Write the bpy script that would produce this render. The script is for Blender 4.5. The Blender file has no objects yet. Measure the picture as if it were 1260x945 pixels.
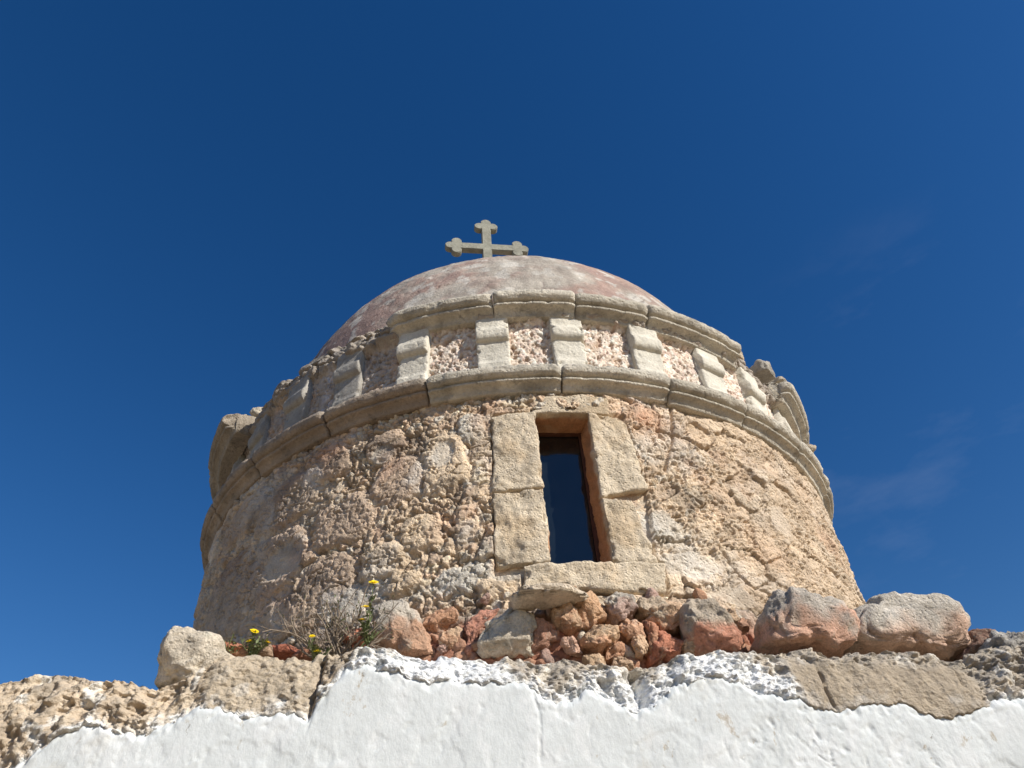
import bpy, bmesh, math
import numpy as np
from mathutils import Matrix, Vector

# ------------------------------------------------------------------ camera, sky, sun
SC = bpy.context.scene
COL = SC.collection
EYE = np.array([0.0, -4.4795, 1.6])
PITCH, ROLL, YAW, FPX = .7369, -.0789, .008, 911.43
_cp, _sp = math.cos(PITCH), math.sin(PITCH)
FW = np.array([math.sin(YAW)*_cp, math.cos(YAW)*_cp, _sp])
_r = np.array([math.cos(YAW), -math.sin(YAW), 0.0])
_u = np.cross(_r, FW)
RT = math.cos(ROLL)*_r + math.sin(ROLL)*_u
UP = -math.sin(ROLL)*_r + math.cos(ROLL)*_u
cam = bpy.data.cameras.new('camera')
cam.sensor_width = 36.0
cam.lens = FPX/1260*36.0
cam.clip_start, cam.clip_end = .05, 5000
cam_o = bpy.data.objects.new('camera', cam)
COL.objects.link(cam_o)
M = Matrix(((RT[0], UP[0], -FW[0], EYE[0]), (RT[1], UP[1], -FW[1], EYE[1]), (RT[2], UP[2], -FW[2], EYE[2]), (0, 0, 0, 1)))
cam_o.matrix_world = M
SC.camera = cam_o

SUN_AZ, SUN_EL = math.radians(56), math.radians(34)      # azimuth from the view axis towards the right, behind the camera
world = bpy.data.worlds.new('World')
SC.world = world
world.use_nodes = True
wn, wl = world.node_tree.nodes, world.node_tree.links
wn.clear()
sky = wn.new('ShaderNodeTexSky')
sky.sky_type = 'NISHITA'
sky.sun_disc = False
sky.sun_elevation = SUN_EL
sky.sun_rotation = math.pi - SUN_AZ
sky.altitude = 0
sky.air_density, sky.dust_density, sky.ozone_density = 1.0, .15, 3.0
bg = wn.new('ShaderNodeBackground')
bg.inputs['Strength'].default_value = .070
hs = wn.new('ShaderNodeHueSaturation')
hs.inputs['Saturation'].default_value = 1.33
hs.inputs['Hue'].default_value = .508
out = wn.new('ShaderNodeOutputWorld')
wl.new(sky.outputs[0], hs.inputs['Color'])
geo = wn.new('ShaderNodeTexCoord')
cm = wn.new('ShaderNodeMapping'); cm.inputs['Scale'].default_value = (5.0, 5.0, 13.0); cm.inputs['Rotation'].default_value = (.2, .35, .5)
cn = wn.new('ShaderNodeTexNoise'); cn.inputs['Scale'].default_value = 1.0; cn.inputs['Detail'].default_value = 7; cn.inputs['Roughness'].default_value = .6
dt = wn.new('ShaderNodeVectorMath'); dt.operation = 'DOT_PRODUCT'
_d = FW*FPX+(1190-630)*RT+(472.5-540)*UP
dt.inputs[1].default_value = tuple(_d/np.linalg.norm(_d))
c1_ = wn.new('ShaderNodeMapRange'); c2_ = wn.new('ShaderNodeMapRange'); cf = wn.new('ShaderNodeMath'); cf.operation = 'MULTIPLY'
for nd, vals in ((c1_, (.53, .78, 0, .045)), (c2_, (.955, .99, 0, 1))):
    for i_, v_ in enumerate(vals): nd.inputs[i_+1].default_value = v_
wl.new(geo.outputs['Generated'], cm.inputs[0]); wl.new(cm.outputs[0], cn.inputs['Vector']); wl.new(geo.outputs['Generated'], dt.inputs[0])
wl.new(cn.outputs['Fac'], c1_.inputs[0]); wl.new(dt.outputs['Value'], c2_.inputs[0])
wl.new(c1_.outputs[0], cf.inputs[0]); wl.new(c2_.outputs[0], cf.inputs[1])
cx_ = wn.new('ShaderNodeMix'); cx_.data_type = 'RGBA'; cx_.inputs['B'].default_value = (9, 9.5, 10.5, 1)
wl.new(cf.outputs[0], cx_.inputs['Factor']); wl.new(hs.outputs[0], cx_.inputs['A'])
wl.new(cx_.outputs['Result'], bg.inputs['Color'])
wl.new(bg.outputs[0], out.inputs['Surface'])

sun = bpy.data.lights.new('sun', 'SUN')
sun.energy = 4.2
sun.angle = math.radians(.53)
sun.color = (1.0, .95, .87)
sun_o = bpy.data.objects.new('sun', sun)
COL.objects.link(sun_o)
SDIR = Vector((math.sin(SUN_AZ)*math.cos(SUN_EL), -math.cos(SUN_AZ)*math.cos(SUN_EL), math.sin(SUN_EL)))
sun_o.rotation_euler = SDIR.to_track_quat('Z', 'Y').to_euler()
sun_o.location = SDIR*60
vs = SC.view_settings
vs.view_transform = 'Standard'
vs.look = 'None'
vs.exposure = .5
vs.gamma = 1.0
vs.use_curve_mapping = False
SC.cycles.max_bounces = 6

# ------------------------------------------------------------------ geometry of the place
FA = math.radians(7.0)                                   # the facade and its window look 7 degrees to the right of the lens
EU = np.array([math.cos(FA), math.sin(FA), 0.0])         # along the facade, to the right
EN = np.array([math.sin(FA), -math.cos(FA), 0.0])        # outward
RD = 1.92                                                # radius of the drum


def ray(p):
    p = np.atleast_2d(np.array(p, float))
    d = FW[None]*FPX + (p[:, :1]-630)*RT + (472.5-p[:, 1:])*UP
    return d/np.linalg.norm(d, axis=1, keepdims=True)


def on_drum(p, R=RD):
    """sighted points -> (azimuth, height) on the cylinder of radius R"""
    d = ray(p)
    a = d[:, 0]**2+d[:, 1]**2
    b = EYE[0]*d[:, 0]+EYE[1]*d[:, 1]
    c = EYE[0]**2+EYE[1]**2-R*R
    t = (-b-np.sqrt(np.maximum(b*b-a*c, 0)))/a
    X = EYE+d*t[:, None]
    return np.c_[np.arctan2(X[:, 0], -X[:, 1]), X[:, 2]]


def on_facade(p, n):
    """sighted points -> (u, z) on the plane parallel to the facade at distance n from the axis"""
    d = ray(p)
    t = (n-EYE@EN)/(d@EN)
    X = EYE+d*t[:, None]
    return np.c_[X@EU, X[:, 2]]


def facade(u, n, z):
    u, n, z = np.broadcast_arrays(u, n, z)
    return u[..., None]*EU+n[..., None]*EN+z[..., None]*np.array([0, 0, 1.0])


def cyl(az, R, z):
    az, R, z = np.broadcast_arrays(az, R, z)
    return np.stack([R*np.sin(az), -R*np.cos(az), z], -1)


# ------------------------------------------------------------------ noise
def _h(ix, iy, iz, s):
    x = (ix.astype(np.uint32)*np.uint32(374761393)) ^ (iy.astype(np.uint32)*np.uint32(668265263)) ^ (iz.astype(np.uint32)*np.uint32(2147483647-58)) ^ np.uint32((s*974634777+12345) & 0xffffffff)
    x = (x ^ (x >> np.uint32(13)))*np.uint32(1274126177)
    x = (x ^ (x >> np.uint32(15)))*np.uint32(2246822519)
    return x ^ (x >> np.uint32(16))


def noise(P, seed=0):
    """smooth gradient noise, about -1..1"""
    sh = P.shape[:-1]
    P = P.reshape(-1, 3)
    I = np.floor(P).astype(np.int64)
    f = (P-I).astype(np.float32)
    w = f*f*f*(f*(f*6-15)+10)
    r = np.zeros(len(P), np.float32)
    for dx in (0, 1):
        for dy in (0, 1):
            for dz in (0, 1):
                h = _h(I[:, 0]+dx, I[:, 1]+dy, I[:, 2]+dz, seed)
                gx = (h & np.uint32(1023)).astype(np.float32)/511.5-1
                gy = ((h >> np.uint32(10)) & np.uint32(1023)).astype(np.float32)/511.5-1
                gz = ((h >> np.uint32(20)) & np.uint32(1023)).astype(np.float32)/511.5-1
                d = gx*(f[:, 0]-dx)+gy*(f[:, 1]-dy)+gz*(f[:, 2]-dz)
                wt = (w[:, 0] if dx else 1-w[:, 0])*(w[:, 1] if dy else 1-w[:, 1])*(w[:, 2] if dz else 1-w[:, 2])
                r += d*wt
    return (r*1.3).reshape(sh)


def fbm(P, f, octs=4, seed=0, gain=.5):
    r, a = 0, 1.0
    for k in range(octs):
        r = r+a*noise(P*f, seed+k*7)
        f *= 2.03
        a *= gain
    return r


def cells(x, y, seed=0, jit=.9):
    """2D cell noise: F1, F2, a random number per cell, offset to the cell point"""
    ix, iy = np.floor(x).astype(np.int64), np.floor(y).astype(np.int64)
    f1 = np.full(x.shape, 9.0, np.float32)
    f2 = np.full(x.shape, 9.0, np.float32)
    cid = np.zeros(x.shape, np.float32)
    ox = np.zeros(x.shape, np.float32)
    oy = np.zeros(x.shape, np.float32)
    z0 = np.zeros_like(ix)
    for dx in (-1, 0, 1):
        for dy in (-1, 0, 1):
            h = _h(ix+dx, iy+dy, z0, seed)
            px = ix+dx+.5+jit*((h & np.uint32(1023)).astype(np.float32)/1023-.5)
            py = iy+dy+.5+jit*(((h >> np.uint32(10)) & np.uint32(1023)).astype(np.float32)/1023-.5)
            d = np.hypot(px-x, py-y).astype(np.float32)
            c = ((h >> np.uint32(20)) & np.uint32(1023)).astype(np.float32)/1023
            near = d < f1
            f2 = np.where(near, f1, np.minimum(f2, d))
            f1 = np.where(near, d, f1)
            cid = np.where(near, c, cid)
            ox = np.where(near, x-px, ox)
            oy = np.where(near, y-py, oy)
    return f1, f2, cid, ox, oy


def sst(a, b, x):
    t = np.clip((x-a)/(b-a), 0, 1)
    return t*t*(3-2*t)


def lerp(a, b, t):
    return a+(b-a)*t


def mixc(c, rgb, t):
    return c+(np.array(rgb)-c)*np.asarray(t)[..., None]


# ------------------------------------------------------------------ objects
def tag(o, label=None, cat=None, group=None, kind=None):
    if label: o['label'] = label
    if cat: o['category'] = cat
    if group: o['group'] = group
    if kind: o['kind'] = kind
    return o


def thing(name, loc, label, cat, group=None):
    o = bpy.data.objects.new(name, None)
    COL.objects.link(o)
    o.location = loc
    o.empty_display_size = .1
    o['_w'] = list(map(float, loc))
    return tag(o, label, cat, group)


def build(name, V, F, mat, parent=None, origin=None, tint=None, smooth=True, sat=.78, gain=1.06):
    """V (N,3) in world space, F (M,3|4) or a list of polygons"""
    V = np.asarray(V, float)
    if origin is None:
        origin = (V.min(0)+V.max(0))/2
    origin = np.asarray(origin, float)
    me = bpy.data.meshes.new(name)
    L = V-origin
    if isinstance(F, np.ndarray):
        k = F.shape[1]
        me.vertices.add(len(L))
        me.vertices.foreach_set('co', L.astype(np.float32).ravel())
        me.loops.add(F.size)
        me.loops.foreach_set('vertex_index', F.astype(np.int32).ravel())
        me.polygons.add(len(F))
        me.polygons.foreach_set('loop_start', np.arange(0, F.size, k, dtype=np.int32))
        me.polygons.foreach_set('loop_total', np.full(len(F), k, np.int32))
        me.update(calc_edges=True)
    else:
        me.from_pydata(L.tolist(), [], F)
        me.update()
    me.polygons.foreach_set('use_smooth', np.full(len(me.polygons), bool(smooth)))
    if tint is not None:
        a = me.color_attributes.new('tint', 'FLOAT_COLOR', 'POINT')
        c = np.ones((len(V), 4), np.float32)
        tint = np.asarray(tint, float)
        lum = (tint@np.array([.3, .55, .15]))[:, None]
        c[:, :3] = np.clip((lum+(tint-lum)*sat)*gain, 0, .9)
        a.data.foreach_set('color', c.ravel())
    me.materials.append(mat)
    o = bpy.data.objects.new(name, me)
    COL.objects.link(o)
    o['_w'] = [float(x) for x in origin]
    if parent is not None:
        o.parent = parent
        o.location = origin-np.array(parent['_w'])
    else:
        o.location = origin
    return o


def grid_faces(nr, nc, closed=False, mask=None, off=0):
    r, c = np.meshgrid(np.arange(nr-1), np.arange(nc if closed else nc-1), indexing='ij')
    c2 = (c+1) % nc
    F = np.stack([r*nc+c, r*nc+c2, (r+1)*nc+c2, (r+1)*nc+c], -1)
    if mask is not None:
        F = F[mask[:F.shape[0], :F.shape[1]]]
    return F.reshape(-1, 4)+off


def grid(name, V, mat, parent=None, closed=False, mask=None, tint=None, origin=None, smooth=True, gain=1.06, sat=.78):
    nr, nc = V.shape[:2]
    return build(name, V.reshape(-1, 3), grid_faces(nr, nc, closed, mask), mat, parent, origin,
                 None if tint is None else tint.reshape(-1, 3), smooth, gain=gain, sat=sat)


_cube_cache = {}


def cube_grid(nx, ny, nz):
    """points and quads of a subdivided cube surface in [-1,1]^3, welded"""
    key = (nx, ny, nz)
    if key in _cube_cache:
        return _cube_cache[key]
    N = np.array([nx, ny, nz])
    idx, pts, F = {}, [], []

    def vid(i, j, k):
        q = (i, j, k)
        if q not in idx:
            idx[q] = len(pts)
            pts.append(q)
        return idx[q]
    for ax in range(3):
        a, b = (ax+1) % 3, (ax+2) % 3
        for side in (0, N[ax]):
            for i in range(N[a]):
                for j in range(N[b]):
                    q = []
                    for di, dj in ((0, 0), (1, 0), (1, 1), (0, 1)):
                        p = [0, 0, 0]
                        p[ax] = int(side)
                        p[a] = i+di
                        p[b] = j+dj
                        q.append(vid(*p))
                    F.append(q if side else q[::-1])
    P = np.array(pts, float)/N*2-1
    _cube_cache[key] = (P, np.array(F))
    return _cube_cache[key]


def rounded(P, h, r):
    """rounded box of half extents h from cube points; returns metric points and normals"""
    h = np.asarray(h, float)
    Q = P*h
    inner = np.clip(Q, -(h-r), h-r)
    d = Q-inner
    l = np.linalg.norm(d, axis=1, keepdims=True)
    nrm = d/np.maximum(l, 1e-9)
    return inner+nrm*r, nrm


_ico = {}


def ico(n):
    if n not in _ico:
        bm = bmesh.new()
        bmesh.ops.create_icosphere(bm, subdivisions=n, radius=1)
        V = np.array([v.co[:] for v in bm.verts])
        F = np.array([[v.index for v in f.verts] for f in bm.faces])
        bm.free()
        _ico[n] = (V/np.linalg.norm(V, axis=1, keepdims=True), F)
    return _ico[n]


# ------------------------------------------------------------------ materials
def lin(r, g, b):
    return tuple(((c/255)/12.92 if c/255 <= .04045 else ((c/255+.055)/1.055)**2.4) for c in (r, g, b))


def stone_mat(name, base=None, rough=.95, var=.35, spots=None, bump=.6, fine=120, pits=0.0, stretch=(1, 1, 1), warm=None):
    m = bpy.data.materials.new(name)
    m.use_nodes = True
    n, l = m.node_tree.nodes, m.node_tree.links
    bsdf = n['Principled BSDF']
    bsdf.inputs['Roughness'].default_value = rough
    bsdf.inputs['Specular IOR Level'].default_value = .2
    tc = n.new('ShaderNodeTexCoord')
    info = n.new('ShaderNodeObjectInfo')
    off = n.new('ShaderNodeVectorMath'); off.operation = 'MULTIPLY_ADD'
    mp = n.new('ShaderNodeMapping')
    mp.inputs['Scale'].default_value = stretch
    l.new(tc.outputs['Object'], mp.inputs['Vector'])
    cmb = n.new('ShaderNodeCombineXYZ')
    for i in range(3):
        l.new(info.outputs['Random'], cmb.inputs[i])
    off.inputs[1].default_value = (13.7, 7.3, 5.1)
    l.new(cmb.outputs[0], off.inputs[0])
    l.new(mp.outputs[0], off.inputs[2])
    vec = off.outputs[0]
    if base is None:
        at = n.new('ShaderNodeAttribute'); at.attribute_name = 'tint'
        col = at.outputs['Color']
    else:
        rgb = n.new('ShaderNodeRGB'); rgb.outputs[0].default_value = (*base, 1)
        col = rgb.outputs[0]

    def nz(scale, detail=6, rgh=.6, dist=0.0):
        t = n.new('ShaderNodeTexNoise')
        t.inputs['Scale'].default_value = scale
        t.inputs['Detail'].default_value = detail
        t.inputs['Roughness'].default_value = rgh
        t.inputs['Distortion'].default_value = dist
        l.new(vec, t.inputs['Vector'])
        return t.outputs['Fac']

    def rng(src, a, b, c, d):
        t = n.new('ShaderNodeMapRange')
        for i, x in enumerate((a, b, c, d)):
            t.inputs[i+1].default_value = x
        l.new(src, t.inputs[0])
        return t.outputs[0]

    def mul(a, fac):
        t = n.new('ShaderNodeMix'); t.data_type = 'RGBA'; t.blend_type = 'MULTIPLY'
        t.inputs['Factor'].default_value = 1
        l.new(a, t.inputs['A'])
        l.new(fac, t.inputs['B'])
        return t.outputs['Result']

    def mix(a, rgb, fac):
        t = n.new('ShaderNodeMix'); t.data_type = 'RGBA'
        l.new(fac, t.inputs['Factor'])
        l.new(a, t.inputs['A'])
        t.inputs['B'].default_value = (*rgb, 1)
        return t.outputs['Result']
    col = mul(col, rng(nz(9, 8, .65), .3, .7, 1-var, 1+var*.55))
    col = mul(col, rng(nz(fine, 4, .7), .3, .7, 1-var*.6, 1+var*.4))
    for k, (rgb, sc, lo, hi, mx) in enumerate(spots or ()):
        col = mix(col, rgb, rng(nz(sc+k*.37, 8, .68, .4), lo, hi, 0, mx))
    l.new(col, bsdf.inputs['Base Color'])
    hgt = n.new('ShaderNodeMath'); hgt.operation = 'MULTIPLY_ADD'
    l.new(nz(fine*.35, 6, .7), hgt.inputs[0])
    hgt.inputs[1].default_value = 1.6
    l.new(nz(fine*1.6, 5, .7), hgt.inputs[2])
    h = hgt.outputs[0]
    if pits:
        v = n.new('ShaderNodeTexVoronoi')
        v.inputs['Scale'].default_value = fine*.55
        l.new(vec, v.inputs['Vector'])
        t = n.new('ShaderNodeMath'); t.operation = 'MULTIPLY_ADD'
        l.new(rng(v.outputs['Distance'], .12, .4, 0, 1), t.inputs[0])
        t.inputs[1].default_value = pits
        l.new(h, t.inputs[2])
        h = t.outputs[0]
    b = n.new('ShaderNodeBump')
    b.inputs['Strength'].default_value = bump
    b.inputs['Distance'].default_value = .011
    l.new(h, b.inputs['Height'])
    l.new(b.outputs[0], bsdf.inputs['Normal'])
    return m


def flat_mat(name, rgb, rough=.7, spec=.3, ior=None, var=.25, scale=40):
    m = bpy.data.materials.new(name)
    m.use_nodes = True
    n, l = m.node_tree.nodes, m.node_tree.links
    b = n['Principled BSDF']
    b.inputs['Roughness'].default_value = rough
    b.inputs['Specular IOR Level'].default_value = spec
    if ior: b.inputs['IOR'].default_value = ior
    t = n.new('ShaderNodeTexNoise'); t.inputs['Scale'].default_value = scale; t.inputs['Detail'].default_value = 5
    tc = n.new('ShaderNodeTexCoord'); l.new(tc.outputs['Object'], t.inputs['Vector'])
    r = n.new('ShaderNodeMapRange')
    for i, x in enumerate((.3, .7, 1-var, 1+var)): r.inputs[i+1].default_value = x
    l.new(t.outputs['Fac'], r.inputs[0])
    mx = n.new('ShaderNodeMix'); mx.data_type = 'RGBA'; mx.blend_type = 'MULTIPLY'; mx.inputs['Factor'].default_value = 1
    mx.inputs['A'].default_value = (*rgb, 1)
    l.new(r.outputs[0], mx.inputs['B'])
    l.new(mx.outputs['Result'], b.inputs['Base Color'])
    return m


M_RUBBLE = stone_mat('rubble_stone', None, var=.30, bump=.75, fine=110, pits=.7)
M_ASHLAR = stone_mat('ashlar_stone', None, var=.28, bump=.85, fine=120, pits=.5,
                     spots=[(lin(150, 132, 108), 14, .56, .72, .5), (lin(214, 196, 166), 6, .55, .7, .5)])
M_CORNICE = stone_mat('cornice_stone', None, var=.26, bump=.8, fine=90, pits=.5,
                      spots=[(lin(84, 80, 74), 18, .54, .7, .6), (lin(205, 190, 165), 9, .6, .74, .45)])
M_BRACKET = stone_mat('bracket_stone', lin(212, 205, 189), var=.26, bump=.45, fine=80, pits=.4,
                      spots=[(lin(120, 112, 98), 30, .62, .76, .5)])
M_BRACKET_GREY = stone_mat('grey_bracket_stone', lin(164, 159, 150), var=.25, bump=.4, fine=80, pits=.3, spots=[(lin(110, 100, 92), 20, .55, .72, .6)])  # darker, greyer tone for the left-hand brackets
M_FRIEZE = stone_mat('frieze_conglomerate', None, var=.24, bump=.6, fine=90, pits=.9)
M_DOME = stone_mat('dome_plaster', None, var=.3, bump=.6, fine=60, pits=.2,
                   spots=[(lin(206, 196, 182), 26, .66, .7, .7), (lin(95, 72, 68), 20, .66, .74, .5)])
M_CROSS = stone_mat('cross_stone', lin(156, 154, 140), var=.3, bump=.45, fine=70, pits=.2, spots=[(lin(110, 106, 92), 22, .58, .72, .5)])
M_CORE = stone_mat('wall_core', None, var=.28, bump=.75, fine=80, pits=.5, spots=[(lin(205, 200, 190), 45, .66, .72, .5)])
M_PLASTER = stone_mat('white_plaster', lin(206, 209, 207), rough=.9, var=.08, bump=.2, fine=70, stretch=(1, 1, .62),
                      spots=[(lin(186, 174, 150), 2.8, .585, .70, .42), (lin(162, 146, 120), 10, .625, .665, .7), (lin(118, 110, 98), 34, .68, .71, .7), (lin(222, 222, 220), 8, .5, .56, .35)])
M_LOOSE = stone_mat('loose_stone', None, var=.38, bump=.9, fine=110, pits=.5, spots=[(lin(196, 186, 168), 17, .57, .68, .55), (lin(98, 84, 72), 28, .62, .72, .55)])
M_EARTH = stone_mat('red_earth', None, var=.35, bump=.9, fine=80, pits=.3)
M_GROUND = stone_mat('dry_ground', lin(150, 128, 100), var=.35, bump=.6, fine=12)
M_ROOF = stone_mat('roof_screed', lin(170, 160, 140), var=.25, bump=.5, fine=30)
M_GLASS = flat_mat('window_glass', (.007, .010, .012), rough=.09, spec=.5, ior=1.72, var=.5, scale=9)
M_WOOD = flat_mat('window_wood', lin(84, 56, 44), rough=.7)
M_TWIG = flat_mat('dry_twig', lin(136, 122, 106), rough=.9, var=.4)
M_STEM = flat_mat('green_stem', lin(96, 104, 62), rough=.7)
M_LEAF = flat_mat('weed_leaf', lin(104, 112, 76), rough=.7, var=.35)
M_PETAL = flat_mat('yellow_petal', lin(235, 205, 10), rough=.6, var=.1)

# ------------------------------------------------------------------ the ground
gx = np.linspace(-1, 1, 81)
gx = np.sign(gx)*np.abs(gx)**3*900
U, Vv = np.meshgrid(gx, gx)
G = np.stack([U, Vv, np.zeros_like(U)], -1)
dd = np.hypot(U, Vv)
G[..., 2] = noise(G*.35, 3)*.03*np.clip((dd-6)/3, 0, 1)
tag(grid('ground', G, M_GROUND), kind='structure')

# ------------------------------------------------------------------ the drum
TOWER = thing('domed_drum', (0, 0, 2.35), 'round rubble stone drum carrying a pink plastered dome and a moulded cornice', 'church dome')
fine_az = np.radians(np.arange(-98, 98.01, .122))
back_az = np.radians(np.arange(99.5, 261, 2.0))
AZ = np.r_[fine_az, back_az]
Z = np.r_[2.3, 2.45, np.arange(2.55, 3.9, .0042), 3.95]
A, ZZ = np.meshgrid(AZ, Z)
S = A*RD
P3 = cyl(A, RD, ZZ)
w1 = fbm(P3, 7, 4, 11)
w2 = fbm(P3, 7, 4, 23)
w3 = fbm(P3, 22, 3, 31)
w4 = fbm(P3, 22, 3, 37)
sx = S+.030*w1+.010*w3
sz = ZZ+.030*w2+.010*w4
# two sizes of rubble
c1 = cells(sx/.085, sz/.065, 5)
c2 = cells(sx/.040+31, sz/.034, 9)
selbig = sst(-.1, .15, fbm(P3, 3.0, 2, 61)-.35*np.exp(-((A+.20)/.16)**2))
g1 = c1[1]-c1[0]
g2 = c2[1]-c2[0]
h1 = (sst(0, .35, g1)*.022+(c1[2]-.5)*.020+(c1[3]*(c1[2]*7 % 1-.5)+c1[4]*(c1[2]*13 % 1-.5))*.03)
h2 = (sst(0, .30, g2)*.013+(c2[2]-.5)*.018+(c2[3]*(c2[2]*11 % 1-.5)+c2[4]*(c2[2]*23 % 1-.5))*.018)
hgt = lerp(h2-.004, h1, selbig)
cid = np.where(selbig > .5, c1[2], c2[2])
gap = np.where(selbig > .5, sst(.02, .22, g1), sst(.0, .25, g2))
# hand placed larger stones: x, y, half width, half height (as sighted), turn, tone, smoothness
BIG = [(548, 568, 30, 34, 8, 2), (487, 590, 30, 28, 10, 1), (580, 525, 17, 20, 0, 4), (474, 546, 22, 15, 8, 1), (520, 655, 26, 22, 0, 2),
       (575, 640, 17, 24, 0, 3), (608, 722, 24, 14, 0, 2), (560, 712, 26, 15, 5, 4), (470, 690, 28, 20, 4, 2), (420, 640, 34, 28, 8, 1),
       (585, 700, 22, 12, 0, 4), (497, 715, 24, 14, 0, 2), (400, 570, 26, 22, 12, 1), (350, 620, 32, 26, 10, 0), (330, 700, 34, 34, 8, 1), (400, 720, 36, 28, 5, 1),
       (280, 720, 26, 26, 8, 0), (300, 640, 24, 22, 10, 1), (350, 760, 40, 22, 5, 1), (270, 770, 26, 20, 5, 0),
       (795, 525, 26, 26, 20, 2), (858, 585, 38, 30, 32, 2), (893, 540, 26, 20, 35, 2), (920, 560, 16, 24, 30, 4), (828, 655, 24, 20, 10, 4),
       (905, 650, 34, 26, 22, 3), (868, 722, 44, 30, 5, 3), (925, 728, 22, 20, 15, 3), (945, 610, 26, 20, 35, 4), (836, 690, 30, 16, 5, 4),
       (975, 560, 20, 24, 30, 1), (958, 590, 20, 16, 30, 3), (985, 640, 30, 40, 30, 2), (1000, 700, 30, 30, 30, 3), (960, 690, 26, 24, 25, 3),
       (925, 600, 15, 22, 20, 5), (885, 565, 11, 11, 0, 5), (850, 540, 22, 18, 20, 1), (800, 600, 24, 16, 5, 2), (770, 735, 26, 12, 0, 3),
       (815, 755, 26, 16, 10, 3), (1010, 660, 20, 20, 30, 5), (820, 625, 20, 16, 10, 2), (870, 690, 30, 14, 0, 4), (1025, 730, 22, 22, 30, 2)]
TONES = [lin(150, 124, 100), lin(172, 146, 118), lin(196, 170, 134), lin(206, 176, 140), lin(178, 168, 150), lin(190, 136, 104)]
bigm = np.full(A.shape, -1.0, np.float32)
bigid = np.full(A.shape, -1, int)
cz = on_drum([b[:2] for b in BIG], RD)
rs = np.random.RandomState(4)
extra = []
for k in range(34):       # the sides the lens only grazes
    a0 = rs.uniform(58, 96)*(1 if k % 2 else -1)
    extra.append((math.radians(a0), rs.uniform(2.7, 3.8), rs.uniform(.06, .14), rs.uniform(.05, .09), 0, rs.randint(0, 4)))
lst = []
for (x, y, hw, hh, turn, tone), (a0, z0) in zip(BIG, cz):
    dist = math.hypot(EYE[0]-RD*math.sin(a0), EYE[1]+RD*math.cos(a0))
    sl = math.hypot(dist, z0-1.6)
    fore = max(.45, math.cos(a0*1.55))
    lst.append((a0, z0, hw*sl/FPX/fore, hh*sl/FPX/.78, turn*.3, tone))
for k, (a0, z0, hs_, hz_, turn, tone) in enumerate(lst+extra):
    ds, dz = sx-a0*RD, sz-z0
    t = math.radians(turn)
    p, q = (ds*math.cos(t)+dz*math.sin(t))/hs_, (-ds*math.sin(t)+dz*math.cos(t))/hz_
    near = (np.abs(p) < 1.6) & (np.abs(q) < 1.6)
    val = np.where(near, 1-(np.abs(p)**3+np.abs(q)**3)**(1/3), -1)*min(hs_, hz_)
    up = val > bigm
    bigm = np.where(up, val, bigm)
    bigid = np.where(up, k, bigid)
brnd = rs.uniform(-1, 1, len(lst+extra))
btx, bty = rs.uniform(-1, 1, len(lst+extra)), rs.uniform(-1, 1, len(lst+extra))
inb = sst(-.003, .012, bigm)
bh = .012+.012*sst(0, .03, bigm)+brnd[bigid]*.007+.003*w1
hgt = lerp(hgt, bh, inb)
hgt = np.where((bigm > -.014) & (bigm < -.001), hgt-.012*(1-np.abs(bigm+.0075)/.0075), hgt)
# hard mortar smeared over the stones on the right hand side and the shaded left
smear = sst(.0, .35, fbm(P3, 2.4, 3, 71)+.55*sst(.35, .8, A)+.3*sst(-.5, -.9, A)-.55*np.exp(-((A+.15)/.22)**2))
hgt = lerp(hgt, .014+.010*w1, smear*.42)
fill = sst(-.05, .45, fbm(P3, 4, 4, 231))*sst(.35, .2, A)
hgt = lerp(hgt, .010+.012*w2+.004*fbm(P3, 30, 3, 233), .75*fill*(1-inb))
# the better preserved masonry east of the window: flat stones, thin open joints, strings of small packing
w5, w6 = fbm(P3, 5, 3, 201), fbm(P3, 5, 3, 203)
cL = cells((S+.05*w5+.012*w3)/.175+7, (ZZ+.045*w6+.012*w4)/.115, 205)
gm = (cL[1]-cL[0])*.066
c5 = cells(sx/.030+11, sz/.024, 207)
pk = sst(.030, .022, gm)*sst(-.02, .12, fbm(P3, 4.5, 2, 211))
hR = .010+(cL[2]-.5)*.024+(cL[3]*(cL[2]*17 % 1-.5)+cL[4]*(cL[2]*29 % 1-.7))*.045
hR = hR+.007*(1-2*np.abs(fbm(P3, 8, 4, 213)))-.007*sst(.25, .6, fbm(P3, 19, 3, 215))
joint = np.exp(-(gm/.0045)**2)
hR = lerp(hR, (.004+.016*sst(0, .4, c5[1]-c5[0])+.010*(c5[2]-.5)), pk)
hR = hR-.028*joint*sst(-.45, .0, fbm(P3, 6, 2, 217))*(1-pk)
chisel = 1-np.abs(noise(P3*np.array([9, 9, 20.0])+w5[..., None]*.8, 219))
hR = hR-.010*sst(.90, .995, chisel)*sst(-.1, .3, w6)
wr = sst(.20, .30, A+.03*w1)
hgt = lerp(hgt, hR, wr*.85)
cid = np.where(wr > .5, np.where(pk > .5, c5[2], cL[2]), cid)
gap = np.where(wr > .5, np.maximum(1-joint, .2), gap)
# worn pits
pit = fbm(P3, 26, 3, 91)
calm = np.maximum(np.maximum(inb, smear), wr)
hgt = hgt-.013*sst(.25, .8, pit)*(1-.8*calm)
rid = 1-np.abs(fbm(P3*np.array([1, 1, 1.5])+.02*w1[..., None], 15, 3, 181))
hgt = hgt-.016*sst(.86, .99, rid)*(.4+.6*sst(-.2, .4, w2))
flat = np.clip(.95*inb+.8*smear+.9*wr, 0, 1)
hgt = hgt+.006*(1-.5*flat)*fbm(P3, 52, 3, 101)+.004*w3+.010*fbm(P3, 2.0, 2, 7)
hgt = .86*hgt+.002
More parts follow.
